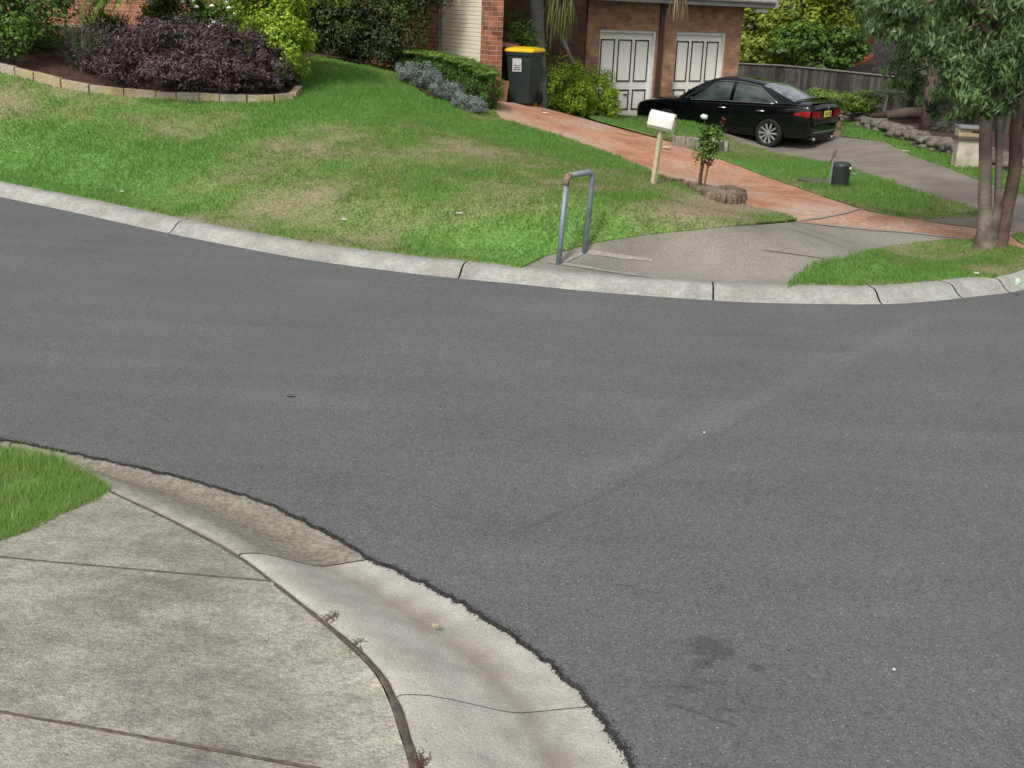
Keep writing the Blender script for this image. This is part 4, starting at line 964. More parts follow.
mb = MB(); mb.box((0, .02, .18), (.17, .03, .40), mat=Matrix.Rotation(-.15, 3, 'X')@Matrix.Rotation(.1, 3, 'Y')); mb.build('board', WOODB, e, bevel=.003)
b = at(534.5, 106); e = empty('yellow_cap', b, 0, 'small yellow post cap in the grass beside the bin', 'marker')
mb = MB(); mb.lathe([(.001, .1), (.035, .09), (.04, .04), (.035, -.02)], (0, 0, 0), 12); mb.build('cap', BINY, e, smooth=True)

# ------------------------------------------------------------------ neighbour garage
LY = 27.3; gl = P(585, 70, LY); al = math.radians(33); GU = np.array([math.cos(al), math.sin(al)]); GN = np.array([math.sin(al), -math.cos(al)])
def gs(px, py=70):
    d = ray(px, py); k = d[0]/d[1]   # x = k*y
    return (k*gl[1]-gl[0])/(GU[0]-k*GU[1])
def gz(px, py, dd=0):
    s = gs(px, py); Y = gl[1]+GU[1]*s; return P(px, py, Y)[2]
gz0 = Tz(gl[0]+GU[0]*2.5, gl[1]+GU[1]*2.5)
garage = empty('brick_garage', (gl[0], gl[1], gz0), al, 'brown brick double garage with two white panelled doors', 'garage')
sA, sB, sC, sD, sE = gs(598), gs(654.5), gs(674), gs(723.5), gs(738)
d1t = gz(626, 28.5)-gz0; d2t = gz(699, 33)-gz0; ev = gz(720, 6)-gz0+.02; DT = (d1t+d2t)/2
print('garage', sA, sB, sC, sD, sE, 'door tops', d1t, d2t, 'eave', ev, 'gz0', gz0)
mb = MB(); W_ = .35
def gb(s0, s1, y0, y1, z0, z1): mb.box(((s0+s1)/2, (y0+y1)/2, (z0+z1)/2), (s1-s0, y1-y0, z1-z0))
gb(0, sA, 0, W_, -.5, ev); gb(sB, sC, 0, W_, -.5, ev); gb(sD, sE, 0, W_, -.5, ev); gb(sA, sB, .003, W_, DT, ev-.002); gb(sC, sD, .003, W_, DT, ev-.002)
gb(0, .3, W_, 6, -.5, ev-.004); gb(sE-.3, sE, W_, 6, -.5, ev-.004)
mb.build('wall', BRICK_R, garage)
mb = MB(); gb(sB+.04, sB+.17, -.06, -.003, -.3, ev); mb.build('downpipe', M_('brown_pipe', (.10, .055, .04), rough=.5), garage)
for (s0, s1) in ((sA, sB), (sC, sD)):
    h = DT; yb = .14; ww = s1-s0
    mb = MB(); gb(s0, s1, yb, yb+.04, -.2, h-.03); dr = mb.build('garage_door', WHITEP, garage)
    mb = MB(); gb(s1-.055, s1-.002, .05, yb-.002, -.2, h); gb(s0+.002, s0+.05, .05, yb-.002, -.2, h); gb(s0+.052, s1-.057, .05, yb-.002, h-.07, h); mb.build('door_frame', GALVW, dr)
    ns = 3; m0 = .10; pw = (ww-m0)/3.12
    n_i = 0
    for k in range(ns):
        x1 = s1-m0-k*pw-.03; x0 = max(s0+.055, x1-pw+.10)
        for (z0, z1) in ((h*.44, h*.895), (h*.13, h*.355)):
            mb = MB(); t = .032
            gb(x0, x1, yb-.012, yb-.002, z0, z0+t); gb(x0, x1, yb-.012, yb-.002, z1-t, z1); gb(x0, x0+t, yb-.012, yb-.002, z0+t, z1-t); gb(x1-t, x1, yb-.012, yb-.002, z0+t, z1-t)
            mb.build('panel_trim', OUTL, dr)
    if s0 == sA: mb = MB(); mb.box((s0+ww*.56, yb-.02, h*.30), (.10, .03, .025)); mb.build('handle', BLKP, dr)
mb = MB(); gb(-.3, sE+.58, -.42, 6.6, ev, ev+.03); mb.build('soffit', SOFF, garage)
mb = MB(); gb(-.34, sE+.62, -.46, -.40, ev-.02, ev+.17); gb(sE+.58, sE+.62, -.60, 6.6, ev-.02, ev+.17); mb.build('fascia', FASC, garage)
mb = MB(); mb.tube([(sE+.62, -.50, ev+.13), (-.34, -.50, ev+.13)], .055, 10); mb.build('gutter', FASC, garage)
mb = MB(); mb.box((sE+.30, -.30, ev-.09), (.42, .10, .09)); mb.build('eave_light', GALVW, garage, bevel=.01)
mb = MB(); z0 = ev+.16; x0, x1, y0, y1 = -3.4, sE+.63, -.48, 6.65
mb.add([(x0, y0, z0), (x1, y0, z0), (x1, y1, z0), (x0, y1, z0), (x0+3, 3, z0+1.7), (x1-3.2, 3, z0+1.7)], [(0, 1, 5, 4), (1, 2, 5), (2, 3, 4, 5), (3, 0, 4), (3, 2, 1, 0)]); mb.build('roof', TILE, garage)
# recessed dark wing to the left of the garage
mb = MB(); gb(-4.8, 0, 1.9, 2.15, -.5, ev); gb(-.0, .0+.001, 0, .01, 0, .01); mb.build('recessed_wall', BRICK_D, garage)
mb = MB(); mb.tube([(-.28, .25, -.2), (-.28, .25, ev)], .045, 10); mb.build('downpipe', M_('pipe', (.30, .24, .20), rough=.5), garage)
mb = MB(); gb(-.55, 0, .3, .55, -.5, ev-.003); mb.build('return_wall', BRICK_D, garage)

# ------------------------------------------------------------------ palm by the bins
pb = at(540, 108); pb = P(540, 108, pb[1]+1.1); pb[2] = Tz(pb[0], pb[1])
e = empty('tall_palm', pb, 0, 'tall palm with a smooth grey trunk between the bin and garage', 'palm')
pt = P(533, -95, pb[1]); s = ppm(pb)
mb = MB(); tp = [(0, 0, -.1)]; rr_ = [.15]
for k in range(1, 22):
    u = k/21; q = (pt-pb)*u; tp.append((q[0], q[1], q[2])); rr_.append(.15-.03*u+(.006 if k % 2 else -.002))
mb.tube(tp, rr_, 14); mb.build('trunk', PALMB, e, smooth=True)
for k in range(15): frond(e, pt, k*2*PI/15+.1, random.uniform(.3, 1.0), 2.6, 2.0, .6, L_PALM, hang=1.3, nl=36, w=.04)
# leaning old frond stalk with hanging leaves
c0 = P(546, -12, pb[1]-.4); c1 = P(574, 64, pb[1]-.5)
mb = MB(); a = np.array(c0)-pb; b_ = np.array(c1)-pb; mb.tube([tuple(a), tuple(a*.55+b_*.45+np.array([-.10, 0, .06])), tuple(b_)], [.055, .045, .035], 8); old_ = mb.build('fallen_stalk', PALMB, e, smooth=True)
items = []
for k in range(130):
    u = random.random(); q = P(552+20*u, -10+8*random.random()+14*u*random.random(), pb[1]-.5-random.random()*.4)
    items.append((q, random.uniform(0, 6.28), random.uniform(.35, 1.0)*(1.1-.4*u), .03, -.9-random.random()*.5, .7))
straps('hanging_leaves', e, leaf_mat('withered_palm', (.07, .07, .03), (.27, .29, .10)), items, 4)
items = []
for k in range(46):
    q = P(680+random.uniform(-7, 7), -3+random.uniform(-4, 1), 22.5); items.append((q, random.uniform(0, 6.28), random.uniform(.25, .55), .02, -1.3, .3))
q = P(682, -6, 22.5)
df = straps('dead_frond', e, L_DEAD, items, 4)
mb = MB(); pp = [tuple(np.array(pt)-pb), tuple((np.array(pt)*.45+q*.55)-pb+np.array([0, 0, .9])), tuple(q-pb)]; mb.tube(pp, [.03, .02, .012], 6); mb.build('dead_stalk', STEM, e)

# yellow-green shrubs by the drive
for i, (px, py, w_, h_, yo, mat_) in enumerate([(562, 107, 58, 56, .5, L_YEL), (596, 118, 46, 50, .5, L_YEL)]):
    bush('golden_shrub', ['yellow-green shrub immediately right of the yellow-lidded bin', 'yellow-green shrub touching the left garage door'][i], 'shrub', px, py, 0, w_, h_, .9, mat_, 8500, .06, .03, 80+i, pos=(lambda q: (q[0], q[1], Tz(q[0], q[1])))(P(px, 90, 23.4+.5*i)),
         group='yellow-green shrubs between bin and garage', blobs_rel=[(0, 0, .5, .46, .5), (-.25, -.2, .35, .3, .35), (.28, -.1, .3, .28, .32)], ncl=55, stems=4)
bush('green_garden_shrub', 'mid-green shrub rising behind the two yellow-green ones', 'shrub', 585, 112, 1.0, 48, 62, .8, L_GREEN, 4500, .06, .03, 84, blobs_rel=[(0, 0, .55, .45, .45)], ncl=50)
bush('shaded_shrub', 'green shrub in shade between the brick pillar and palm trunk', 'shrub', 516, 99, 0, 52, 82, .6, L_GREEN, 6000, .05, .03, 85, blobs_rel=[(-.1, 0, .75, .5, .27), (.1, 0, .4, .5, .4)], ncl=50, pos=(lambda q: (q[0], q[1], Tz(q[0], q[1])))(P(516, 90, 22.4)))

# ------------------------------------------------------------------ steel hoop rail
r0 = G(558, 265, T); r1_ = G(584.5, 253, T); t0 = P(567, 176, r0[1]+.05); t1 = P(593, 171.5, r1_[1]+.05)
e = empty('hoop_rail', r0, 0, 'galvanised pipe hoop rail standing at the edge of the concrete apron', 'rail')
q0 = np.array(t0)-r0; q1 = np.array(t1)-r0; b1 = np.array(r1_)-r0
pr_ = .029
mb = MB(); 
def bend(a, c, b, r_, n=6):
    a, b, c = map(lambda v: np.array(v, float), (a, b, c)); u = (a-c)/np.linalg.norm(a-c); v = (b-c)/np.linalg.norm(b-c); p0 = c+u*r_; p1 = c+v*r_
    return [tuple(p0*(1-t)**2+2*c*t*(1-t)+p1*t*t) for t in np.linspace(0, 1, n)]
mb.tube([(0, 0, -.08), tuple(q0*.93)], pr_, 14); mb.build('post', GALV, e, smooth=True)
mb = MB(); mb.tube([tuple(q0*.90), *bend(q0*.9, q0, q1, .05), tuple(q0*.86+q1*.14)], pr_+.007, 14); mb.build('elbow', RUST, e, smooth=True)
mb = MB(); mb.tube([tuple(q0*.87+q1*.13), *bend(q0, q1, b1, .07), tuple(b1+(q1-b1)*-.05)], pr_, 14); mb.build('top_rail', GALV, e, smooth=True)

# ------------------------------------------------------------------ white mailbox
m0 = at(653.5, 185); mt = P(661.5, 129, m0[1]); 
e = empty('mailbox', m0, 0, 'white metal mailbox on a leaning pale timber post', 'mailbox')
dm = np.array(mt)-m0; az = math.atan2(dm[0], dm[2])
mb = MB(); mb.tube([(-.01, 0, -.1), tuple(dm)], .04, 4); mb.build('post', WOODP, e)
sb_ = ppm(mt); bw = 25/sb_; bh = 15/sb_
mb = MB(); n = 9; yb = .12
pf = [(-yb, 0), (-yb*.55, -.045), (yb*.55, -.045), (yb, 0), (yb, bh*.55), (yb*.8, bh*.8), (yb*.4, bh*.93), (0, bh*.97), (-yb*.4, bh*.93), (-yb*.8, bh*.8), (-yb, bh*.55)]
tilt = Matrix.Rotation(.16, 3, 'Y') @ Matrix.Rotation(-.28, 3, 'Z')
def TB(x, y, z): v = tilt @ Vector((x, y, z)); return (v[0]+dm[0], v[1]+dm[1], v[2]+dm[2]+.03)
V_ = [TB(-bw*.55, y, z) for y, z in pf]+[TB(bw*.42, y, z) for y, z in pf]; k_ = len(pf)
mb.add(V_, [(i, (i+1) % k_, k_+(i+1) % k_, k_+i) for i in range(k_)]+[tuple(range(k_))[::-1], tuple(range(k_, 2*k_))]); mb.build('box', GALVW, e, bevel=.006)
mb = MB(); pf2 = [(y*.98, z) for y, z in pf]
V_ = [TB(bw*.43, y, z*.99) for y, z in pf2]+[TB(bw*.46, y, z*.99) for y, z in pf2]; mb.add(V_, [(i, (i+1) % k_, k_+(i+1) % k_, k_+i) for i in range(k_)]+[tuple(range(k_))[::-1], tuple(range(k_, 2*k_))]); fl = mb.build('door', CREAMM, e)
mb = MB(); mb.add([TB(bw*.465, -.07, bh*.62), TB(bw*.465, .07, bh*.62), TB(bw*.465, .07, bh*.75), TB(bw*.465, -.07, bh*.75)], [(0, 1, 2, 3)]); mb.build('slot', DARKM, fl)
mb = MB(); mb.add([TB(bw*.465, -.08, -.05), TB(bw*.50, .03, -.09), TB(bw*.50, .03, bh*.45), TB(bw*.465, -.08, bh*.45)], [(0, 1, 2, 3)]); mb.build('flag', CREAMM, e)

# ------------------------------------------------------------------ stone tree ring with staked rose
ring_px = [(664, 183), (676, 183.5), (686, 187), (697, 193), (712, 200), (726, 205), (738, 204), (738, 196), (726, 192), (712, 189.5), (697, 186)]
rc = at(705, 194)
e = empty('stone_bed_edging', rc, 0, 'low rough stone edging around the staked rose beside the red driveway', 'garden edging')
rw = catmull([at(*p)[:2] for p in ring_px[:7]], 6); mb = MB(); rr = random.Random(5)
BEDS = M_('bed_stone', (.23, .17, .115), (.10, .075, .055), scale=9, bump=.8, bscale=22)
for i in range(0, len(rw)-2, 2):
    c = (rw[i]+rw[i+2])/2; d = rw[i+2]-rw[i]; u = i/len(rw); hh = .05+.12*u+rr.uniform(-.01, .02)
    mb.box((c[0], c[1], Tz(*c)+hh*.3), (np.linalg.norm(d)*1.02, .10+rr.uniform(0, .04), hh*1.15*rr.uniform(.8, 1.2)), math.atan2(d[1], d[0])+rr.uniform(-.3, .3), taper=rr.uniform(.7, .95))
for a_, b_ in ((6, 7), (7, 8)):
    pa = at(*ring_px[a_])[:2]; pb_ = at(*ring_px[b_])[:2]
    for t in (.1, .5, .9): c = pa*(1-t)+pb_*t; mb.box((c[0], c[1], Tz(*c)+.03), (.26, .18, .13), rr.uniform(0, 3), taper=.8)
mb.build('stone', BEDS, e, world=True, bevel=.02)
structure(fill('bed_soil', pxpoly(ring_px), T, .055, .2, M_('bark_chips', (.33, .27, .21), (.12, .09, .07), scale=30, bump=.8, bscale=50)))
tr = at(698.5, 189)
e = empty('rose_bush', tr, 0, 'young standard rose with one white bloom tied to two stakes', 'rose')
s = ppm(tr)
c = np.array([.04, 0, 45/s])
leaves('l', e, L_GREEN, [(tr[0]+.05, tr[1], tr[2]+36/s, .16, .16, 15/s), (tr[0]+.14, tr[1], tr[2]+50/s, .15, .14, 13/s), (tr[0]+.02, tr[1], tr[2]+55/s, .10, .1, 10/s)], 900, .05, .032, 90, ncl=34, clump=.35)
mb = MB(); mb.tube([(.02, 0, -.05), (.03, .01, .25), (.05, 0, 34/s), (.08, 0, 55/s)], [.014, .012, .01, .004], 7); mb.build('stem', STEM, e, smooth=True)
for dx0, dx1 in ((-.02, .015), (.05, .12)):
    mb = MB(); mb.tube([(dx0, -.03, -.1), (dx1, -.02, 38/s)], .013, 4); mb.build('stake', WOODB, e)
fpos = P(704, 117, tr[1]); mb = MB()
for k in range(8):
    a_ = k*2.4; mb.lathe([(.001, -.025), (.022, -.012), (.03, .006), (.018, .02), (.001, .022)], (math.cos(a_)*.022, math.sin(a_)*.015, .004*k-.01), 9)
fb = mb.build('flower', PETAL, e, smooth=True); fb.location = tuple(fpos-tr)
mb = MB(); mb.tube([(.05, 0, 50/s), tuple(fpos-tr)], .004, 5); mb.build('flower_stalk', STEM, e)
leaves('l', e, leaf_mat('red_shoots', (.10, .02, .02), (.30, .07, .06)), [(tr[0]+.24, tr[1], tr[2]+66/s, .04, .04, .06)], 26, .045, .022, 91, ncl=5, nm='red_shoots')
# far stone edging on the other side of the red drive
e = empty('stone_bed_edging', at(700, 150), 0, 'pale stone edging in the grass between the red driveway and the car', 'garden edging')
mb = MB(); rw = catmull([at(*p)[:2] for p in [(672, 145), (684, 147), (696, 149), (708, 151), (726, 151.5)]], 4)
for i in range(len(rw)-1):
    c = (rw[i]+rw[i+1])/2; d = rw[i+1]-rw[i]; mb.box((c[0], c[1], Tz(*c)+.06+.04*i/len(rw)), (np.linalg.norm(d)*rr.uniform(1.08, 1.25), .14, .20*rr.uniform(.7, 1.2)), math.atan2(d[1], d[0])+rr.uniform(-.2, .2), taper=rr.uniform(.75, .95))
mb.build('stone', M_('mossy_stone', (.36, .34, .27), (.17, .17, .12), scale=7, bump=.8, bscale=22), e, world=True, bevel=.015)

# ------------------------------------------------------------------ black canister letterbox
k0 = at(839, 188); s = ppm(k0); rad = 9/s; hh = 26/s
e = empty('canister_letterbox', k0, 0, 'small black drum letterbox on the grass beside a grey slab', 'letterbox')
tl = Matrix.Rotation(-.08, 3, 'Y')
mb = MB(); mb.lathe([(.001, .0), (rad*.93, 0), (rad*.95, .02), (rad, hh*.8), (rad*1.03, hh*.84), (rad*.98, hh*.93), (rad*.6, hh*.99), (.001, hh)], (0, 0, 0), 28); bd = mb.build('drum', GREENBOX, e, smooth=True)
mb = MB(); mb.tube([(-rad*1.15, -.03, -.1), (-rad*1.1, -.03, hh*1.08)], .016, 6); mb.build('post', GALV, e)
mb = MB(); mb.box((rad*.75, -rad*.75, hh*.80), (.035, .02, .035), -.6); mb.build('latch', GALVW, e, bevel=.004)
mb = MB(); mb.tube([(rad*.9, 0, hh*.58), (rad*1.7, -.02, hh*.56), (rad*1.75, -.02, hh*.66)], .008, 6); mb.build('bracket', GALV, e)
structure(fill('grey_slab', pxpoly([(798, 179.5), (832, 181), (832, 186.5), (815, 185), (797, 182)]), T, .045, .2, M_('slab_grey', (.12, .125, .125), rough=.8)))
wd = at(828, 168); e = empty('dry_weed', wd, 0, 'dry wispy weed stalk just behind the black drum letterbox', 'weed')
leaves('w', e, L_DEAD, [(wd[0]+.1, wd[1], wd[2]+.24, .09, .09, .15)], 110, .03, .01, 95, ncl=10)
for k in range(4): mb = MB(); mb.tube([(0, 0, 0), (.1+random.uniform(-.05, .05), random.uniform(-.04, .04), .33)], .004, 4); mb.build('stem', STEM, e)

# ------------------------------------------------------------------ stone pillar letterbox
k0 = at(966, 168); s = ppm(k0); 
e = empty('stone_letterbox', k0, -.12, 'squat pale stone pillar letterbox with a flat slab cap', 'letterbox')
wv = 23/s; hv = 28/s
mb = MB(); mb.box((0, .12, hv/2-.05), (wv, .32, hv+.1)); mb.build('pillar', PSTONE, e, bevel=.015)
mb = MB(); mb.box((0, .12, hv+.02), (wv*1.18, .42, .045)); mb.build('shelf', M_('dark_slab', (.13, .09, .075), rough=.8), e, bevel=.006)
mb = MB(); mb.box((-.03, .12, hv+.11), (wv*.95, .3, .13)); bx_ = mb.build('box', SAND, e, bevel=.006)
mb = MB(); mb.box((.07, -.035, hv+.13), (.14, .006, .022)); mb.build('slot', DARKM, bx_)
mb = MB(); mb.box((0, .12, hv+.20), (wv*1.12, .42, .045)); mb.build('cap', M_('grey_cap', (.24, .25, .26), (.17, .18, .19), scale=10, rough=.7), e, bevel=.01)

# ------------------------------------------------------------------ rock retaining wall
rp = [(836, 117), (860, 124), (885, 133), (908, 141), (930, 149), (955, 156), (985, 163), (1012, 172), (1040, 178), (1080, 183)]
rw = catmull([at(*p)[:2] for p in rp], 9); e = empty('rock_wall', at(900, 140), 0, 'low wall of rough grey rocks holding up the bed below the fence', 'retaining wall')
mb = MB(); rr = random.Random(11); import bmesh
def rock(c, r_, seed):
    bm = bmesh.new(); bmesh.ops.create_icosphere(bm, subdivisions=2, radius=1); rg = random.Random(seed); o_ = rg.uniform(0, 50)
    vs = []
    for v in bm.verts:
        n_ = .8+.45*float(vnoise(v.co.x*1.3+o_, v.co.y*1.3+v.co.z*1.7+o_, .9, 3)); vs.append((c[0]+v.co.x*r_[0]*n_, c[1]+v.co.y*r_[1]*n_, c[2]+v.co.z*r_[2]*n_))
    fs = [tuple(v.index for v in f.verts) for f in bm.faces]; bm.free(); mb.add(vs, fs)
sd_ = 0
for i in range(len(rw)-1):
    for lay in range(2):
        c = rw[i]*(1-.5*lay)+rw[i+1]*.5*lay; z = Tz(*c); sd_ += 1
        rock((c[0]+rr.uniform(-.05, .05), c[1]+rr.uniform(-.05, .05)+.18*lay, z+.04+.13*lay+rr.uniform(-.04, .04)), (rr.uniform(.12, .34), rr.uniform(.12, .2), rr.uniform(.06, .12)), sd_)
mb.build('rock', STONE, e, world=True, smooth=True)
up = pxpoly([(836, 116), (885, 132), (930, 148), (985, 162), (1080, 182), (1090, 165), (1000, 140), (930, 128), (880, 118), (836, 110)])
structure(fill('raised_bed', up, T, .16, .4, MULCH, drop=.2))

# ------------------------------------------------------------------ paling fence
fa = [(722, 62.5, 35.5), (780, 65, 34.5), (825, 69, 33.5), (892, 76, 32), (960, 84, 29), (1060, 95, 25.5), (1200, 110, 23)]
fw = [P(*q) for q in fa]; fz = [Tz(q[0], q[1]) for q in fw]
e = empty('paling_fence', (fw[2][0], fw[2][1], fz[2]), 0, 'weathered grey timber paling fence behind the black car', 'fence')
mb = MB(); rr = random.Random(3); tot = 0
rails = MB()
for i in range(len(fw)-1):
    A, B = fw[i], fw[i+1]; d = (B-A)[:2]; L_ = np.linalg.norm(d); n = int(L_/.105); a_ = math.atan2(d[1], d[0]); nrm = np.array([math.sin(a_), -math.cos(a_)])
    for k in range(n):
        u = (k+.5)/n; c = A*(1-u)+B*u; top = c[2]+rr.uniform(-.02, .02); bot = Tz(c[0], c[1])-.1; of_ = .012 if k % 2 else 0
        mb.box((c[0]+nrm[0]*of_, c[1]+nrm[1]*of_, (top+bot)/2), (.10, .014, top-bot), a_+rr.uniform(-.01, .01), mat=Matrix.Rotation(rr.uniform(-.012, .012), 3, 'Y'))
    for hz in (-.015,):
        rails.tube([tuple(A+np.array([nrm[0]*.03, nrm[1]*.03, hz])), tuple(B+np.array([nrm[0]*.03, nrm[1]*.03, hz]))], .03, 4)
def woodf():
    m = WOODG.copy(); m.name = 'palings'; nt = m.node_tree; N = nt.nodes; L = nt.links; b = N['Principled BSDF']; col = b.inputs['Base Color'].links[0].from_socket
    g = N.new('ShaderNodeNewGeometry'); mr = N.new('ShaderNodeMapRange'); mr.inputs[3].default_value = .55; mr.inputs[4].default_value = 1.6; L.new(g.outputs['Random Per Island'], mr.inputs[0])
    mm = N.new('ShaderNodeMixRGB'); mm.blend_type = 'MULTIPLY'; mm.inputs[0].default_value = 1; L.new(col, mm.inputs[1]); L.new(mr.outputs[0], mm.inputs[2]); L.new(mm.outputs[0], b.inputs['Base Color']); return m
mb.build('palings', woodf(), e, world=True); rails.build('rail', M_('rail_timber', (.18, .168, .145), (.12, .113, .10), scale=5), e, world=True)
for q, z in zip(fw[:-1], fz[:-1]): mb = MB(); mb.box((q[0], q[1]+.08, (q[2]+z)/2-.05), (.12, .09, q[2]-z+.1)); mb.build('post', WOODG, e, world=True)

L_FP = leaf_mat('leaves_fence', (.03, .07, .012), (.26, .40, .07))
# plants along the fence
for i, (px, py, w_, h_, m_, lb) in enumerate([(824, 108, 50, 22, L_FP, 'low yellow-green shrub against the fence, right above the car boot'), (862, 112, 44, 22, L_FP, 'low yellow-green shrub against the fence, left of the fern')]):
    bush('fence_shrub', lb, 'shrub', px, py, 0, w_, h_, .8, m_, 4200, .07, .035, 110+i, pos=(lambda q: (q[0], q[1], q[2]))(P(px, py, 27.5+i)), group='low shrubs along the paling fence', ncl=40, blobs_rel=[(0, 0, .4, .5, .5), (-.3, 0, .35, .3, .4)])
b = at(892, 128); b[1] += .4; b[2] = Tz(b[0], b[1])+.15; e = empty('tree_fern', b, 0, 'arching green fern in front of the fence under the street tree', 'fern')
mb = MB(); mb.tube([(0, 0, -.3), (0, 0, .55)], [.09, .08], 8); mb.build('trunk', BARKR, e)
for k in range(13): frond(e, b+np.array([0, 0, .55]), k*2*PI/13, .7, .85, 1.9, .20, L_STRAP, nl=22, hang=.6, w=.03)
bush('grey_bush', 'rounded grey-green bush behind the stone pillar letterbox', 'shrub', 945, 143, .9, 34, 22, .7, leaf_mat('leaves_grey', (.05, .05, .04), (.24, .25, .20), rough=.8), 2400, .04, .02, 120, ncl=40)
bush('dark_fence_bush', 'dark bush at the fence between the fern and pillar letterbox', 'shrub', 925, 132, 1.5, 52, 40, 1.0, L_DISTA, 3600, .06, .03, 121, ncl=40)
bl_ = at(925, 134); bl_[1] += .9; bl_[2] = Tz(bl_[0], bl_[1])+.28; e = empty('log', bl_, .2, 'dark weathered log lying on the raised bed below the fence', 'log')
mb = MB(); mb.tube([(-.75, 0, .06), (-.2, .03, .12), (.35, 0, .16), (.8, -.03, .1)], [.10, .13, .12, .08], 10); mb.build('trunk', BARKR, e, smooth=True)

# ------------------------------------------------------------------ trees beyond the fence
def tree(name, label, cat, base, blobs, mat, n, L, Wd, trunk_r, seed, bark=BARK, group=None, ncl=60, droop=.0, clump=.24, limbs=8):
    b = np.array(base, float); e = empty(name, b, 0, label, cat, group)
    leaves('crown', e, mat, blobs, n, L, Wd, seed, ncl=ncl, droop=droop, clump=clump, nm='crown')
    mb = MB(); rr = random.Random(seed); zt_ = min(q[2] for q in blobs)-b[2]
    mb.tube([(0, 0, -.2), (.05, 0, zt_*.5), (0, 0, zt_)], [trunk_r*1.2, trunk_r, trunk_r*.8], 10)
    for k in range(limbs):
        q = blobs[k % len(blobs)]; t = (q[0]-b[0]+rr.uniform(-.5, .5)*q[3], q[1]-b[1]+rr.uniform(-.5, .5)*q[4], q[2]-b[2]+rr.uniform(0, .5)*q[5])
        mb.tube([(0, 0, zt_*.8), (t[0]*.5, t[1]*.5, zt_*.8+(t[2]-zt_*.8)*.6), t], [trunk_r*.55, trunk_r*.3, trunk_r*.08], 7)
    mb.build('trunk', bark, e, smooth=True); return e
def tp_(px, py, Y, w_, h_, dpt=None):
    c = P(px, py, Y); s = ppm(c); return (c[0], c[1], c[2], w_/2/s, (dpt or w_/2/s), h_/2/s)
def tb(px, Y): c = P(px, 90, Y); return (c[0], c[1], Tz(c[0], c[1]))
tree('lime_tree', 'broad yellow-green tree rising behind the paling fence', 'tree', tb(815, 40), [tp_(790, 20, 39.5, 90, 70), tp_(750, 30, 39, 60, 70), tp_(770, 55, 38.5, 60, 40), tp_(842, 12, 40, 80, 80), tp_(820, -30, 40, 130, 80), tp_(765, 45, 39, 60, 50), tp_(865, -40, 41, 90, 80)], L_LIMET, 30000, .17, .10, .16, 130, ncl=70)
tree('dark_green_tree', 'darker green shrubby tree overhanging the fence beside the lime tree', 'tree', tb(800, 37), [tp_(800, 44, 37, 76, 44), tp_(838, 46, 37, 60, 46), tp_(825, 62, 36.5, 50, 24)], L_GREEN, 9000, .15, .09, .1, 131, ncl=60)
tree('background_tree', 'tall dark tree standing beyond the fence behind the street tree', 'tree', tb(930, 36), [tp_(940, 20, 36, 110, 90), tp_(990, 40, 36, 120, 110), tp_(1040, 0, 38, 140, 120), tp_(900, -30, 40, 80, 90)], L_DISTA, 16000, .17, .10, .2, 132)
tree('background_tree', 'tall tree beyond the roof of the brown brick garage', 'tree', tb(700, 44), [tp_(700, -20, 44, 150, 90), tp_(620, -30, 46, 160, 90), tp_(775, 10, 42, 60, 70)], L_DISTA, 12000, .2, .12, .2, 133)
c = P(931, 105, 25.8); c[2] = Tz(c[0], c[1]); e = empty('fence_tree', c, 0, 'brown-trunked tree just in front of the fence, left of the pillar letterbox', 'tree')
mb = MB(); mb.tube([(0, 0, -.1), (-.05, 0, 1.2), (.05, 0, 2.6), (.1, .1, 4.2)], [.19, .15, .13, .08], 10)
for k in range(7): a_ = k*.9; mb.tube([(.05, 0, 2.2+.2*k), (math.cos(a_)*.6, math.sin(a_)*.5, 3+.2*k), (math.cos(a_)*1.2, math.sin(a_)*.9, 3.4+.2*k)], [.06, .035, .01], 6)
mb.build('trunk', BARKR, e, smooth=True); leaves('c', e, L_DISTA, [(c[0], c[1], c[2]+3.6, 1.5, 1.3, 1.0), (c[0]+.6, c[1], c[2]+2.7, .9, .9, .6)], 5000, .10, .05, 140, nm='crown', ncl=60, droop=.4)

# ------------------------------------------------------------------ tiled house beyond the fence
hb_ = P(895, 60, 42); hz = Tz(hb_[0], hb_[1]); e = empty('tiled_house', (hb_[0], hb_[1], hz), .0, 'house with a grey tiled roof and orange ridge tiles beyond the fence', 'house')
pk = P(905, 25, 44)-np.array([hb_[0], hb_[1], hz]); el_ = P(842, 51, 42)-np.array([hb_[0], hb_[1], hz]); zr_ = pk[2]; ze = P(850, 72, 42)[2]-hz
def tile_roof(name, V_, par, mat=None):
    mb = MB(); mb.add(V_, [(0, 1, 2, 3)] if len(V_) == 4 else [(0, 1, 2)]); return mb.build(name, mat or TILER, par)
TILER = brick_mat('roof_tile_pattern', (.19, .165, .145), (.14, .12, .105), (.05, .045, .04), bw=.3, bh=.14, ms=.02, dirt=.3)
xL = el_[0]; 
tile_roof('roof', [(xL-.4, -.2, ze), (xL+9, -.2, ze), (xL+7, 4, zr_+.6), (xL+2.2, 4, zr_+.6)], e)
tile_roof('roof', [(xL-.4, 8.2, ze), (xL-.4, -.2, ze), (xL+2.2, 4, zr_+.6), (xL+2.2, 4.01, zr_+.6)], e)
for a_, b_ in (((xL-.4, -.2, ze+.05), (xL+2.2, 4, zr_+.65)), ((xL+2.2, 4, zr_+.65), (xL+7, 4, zr_+.65))):
    mb = MB(); mb.tube([a_, b_], .13, 8); mb.build('ridge', REDTILE, e)
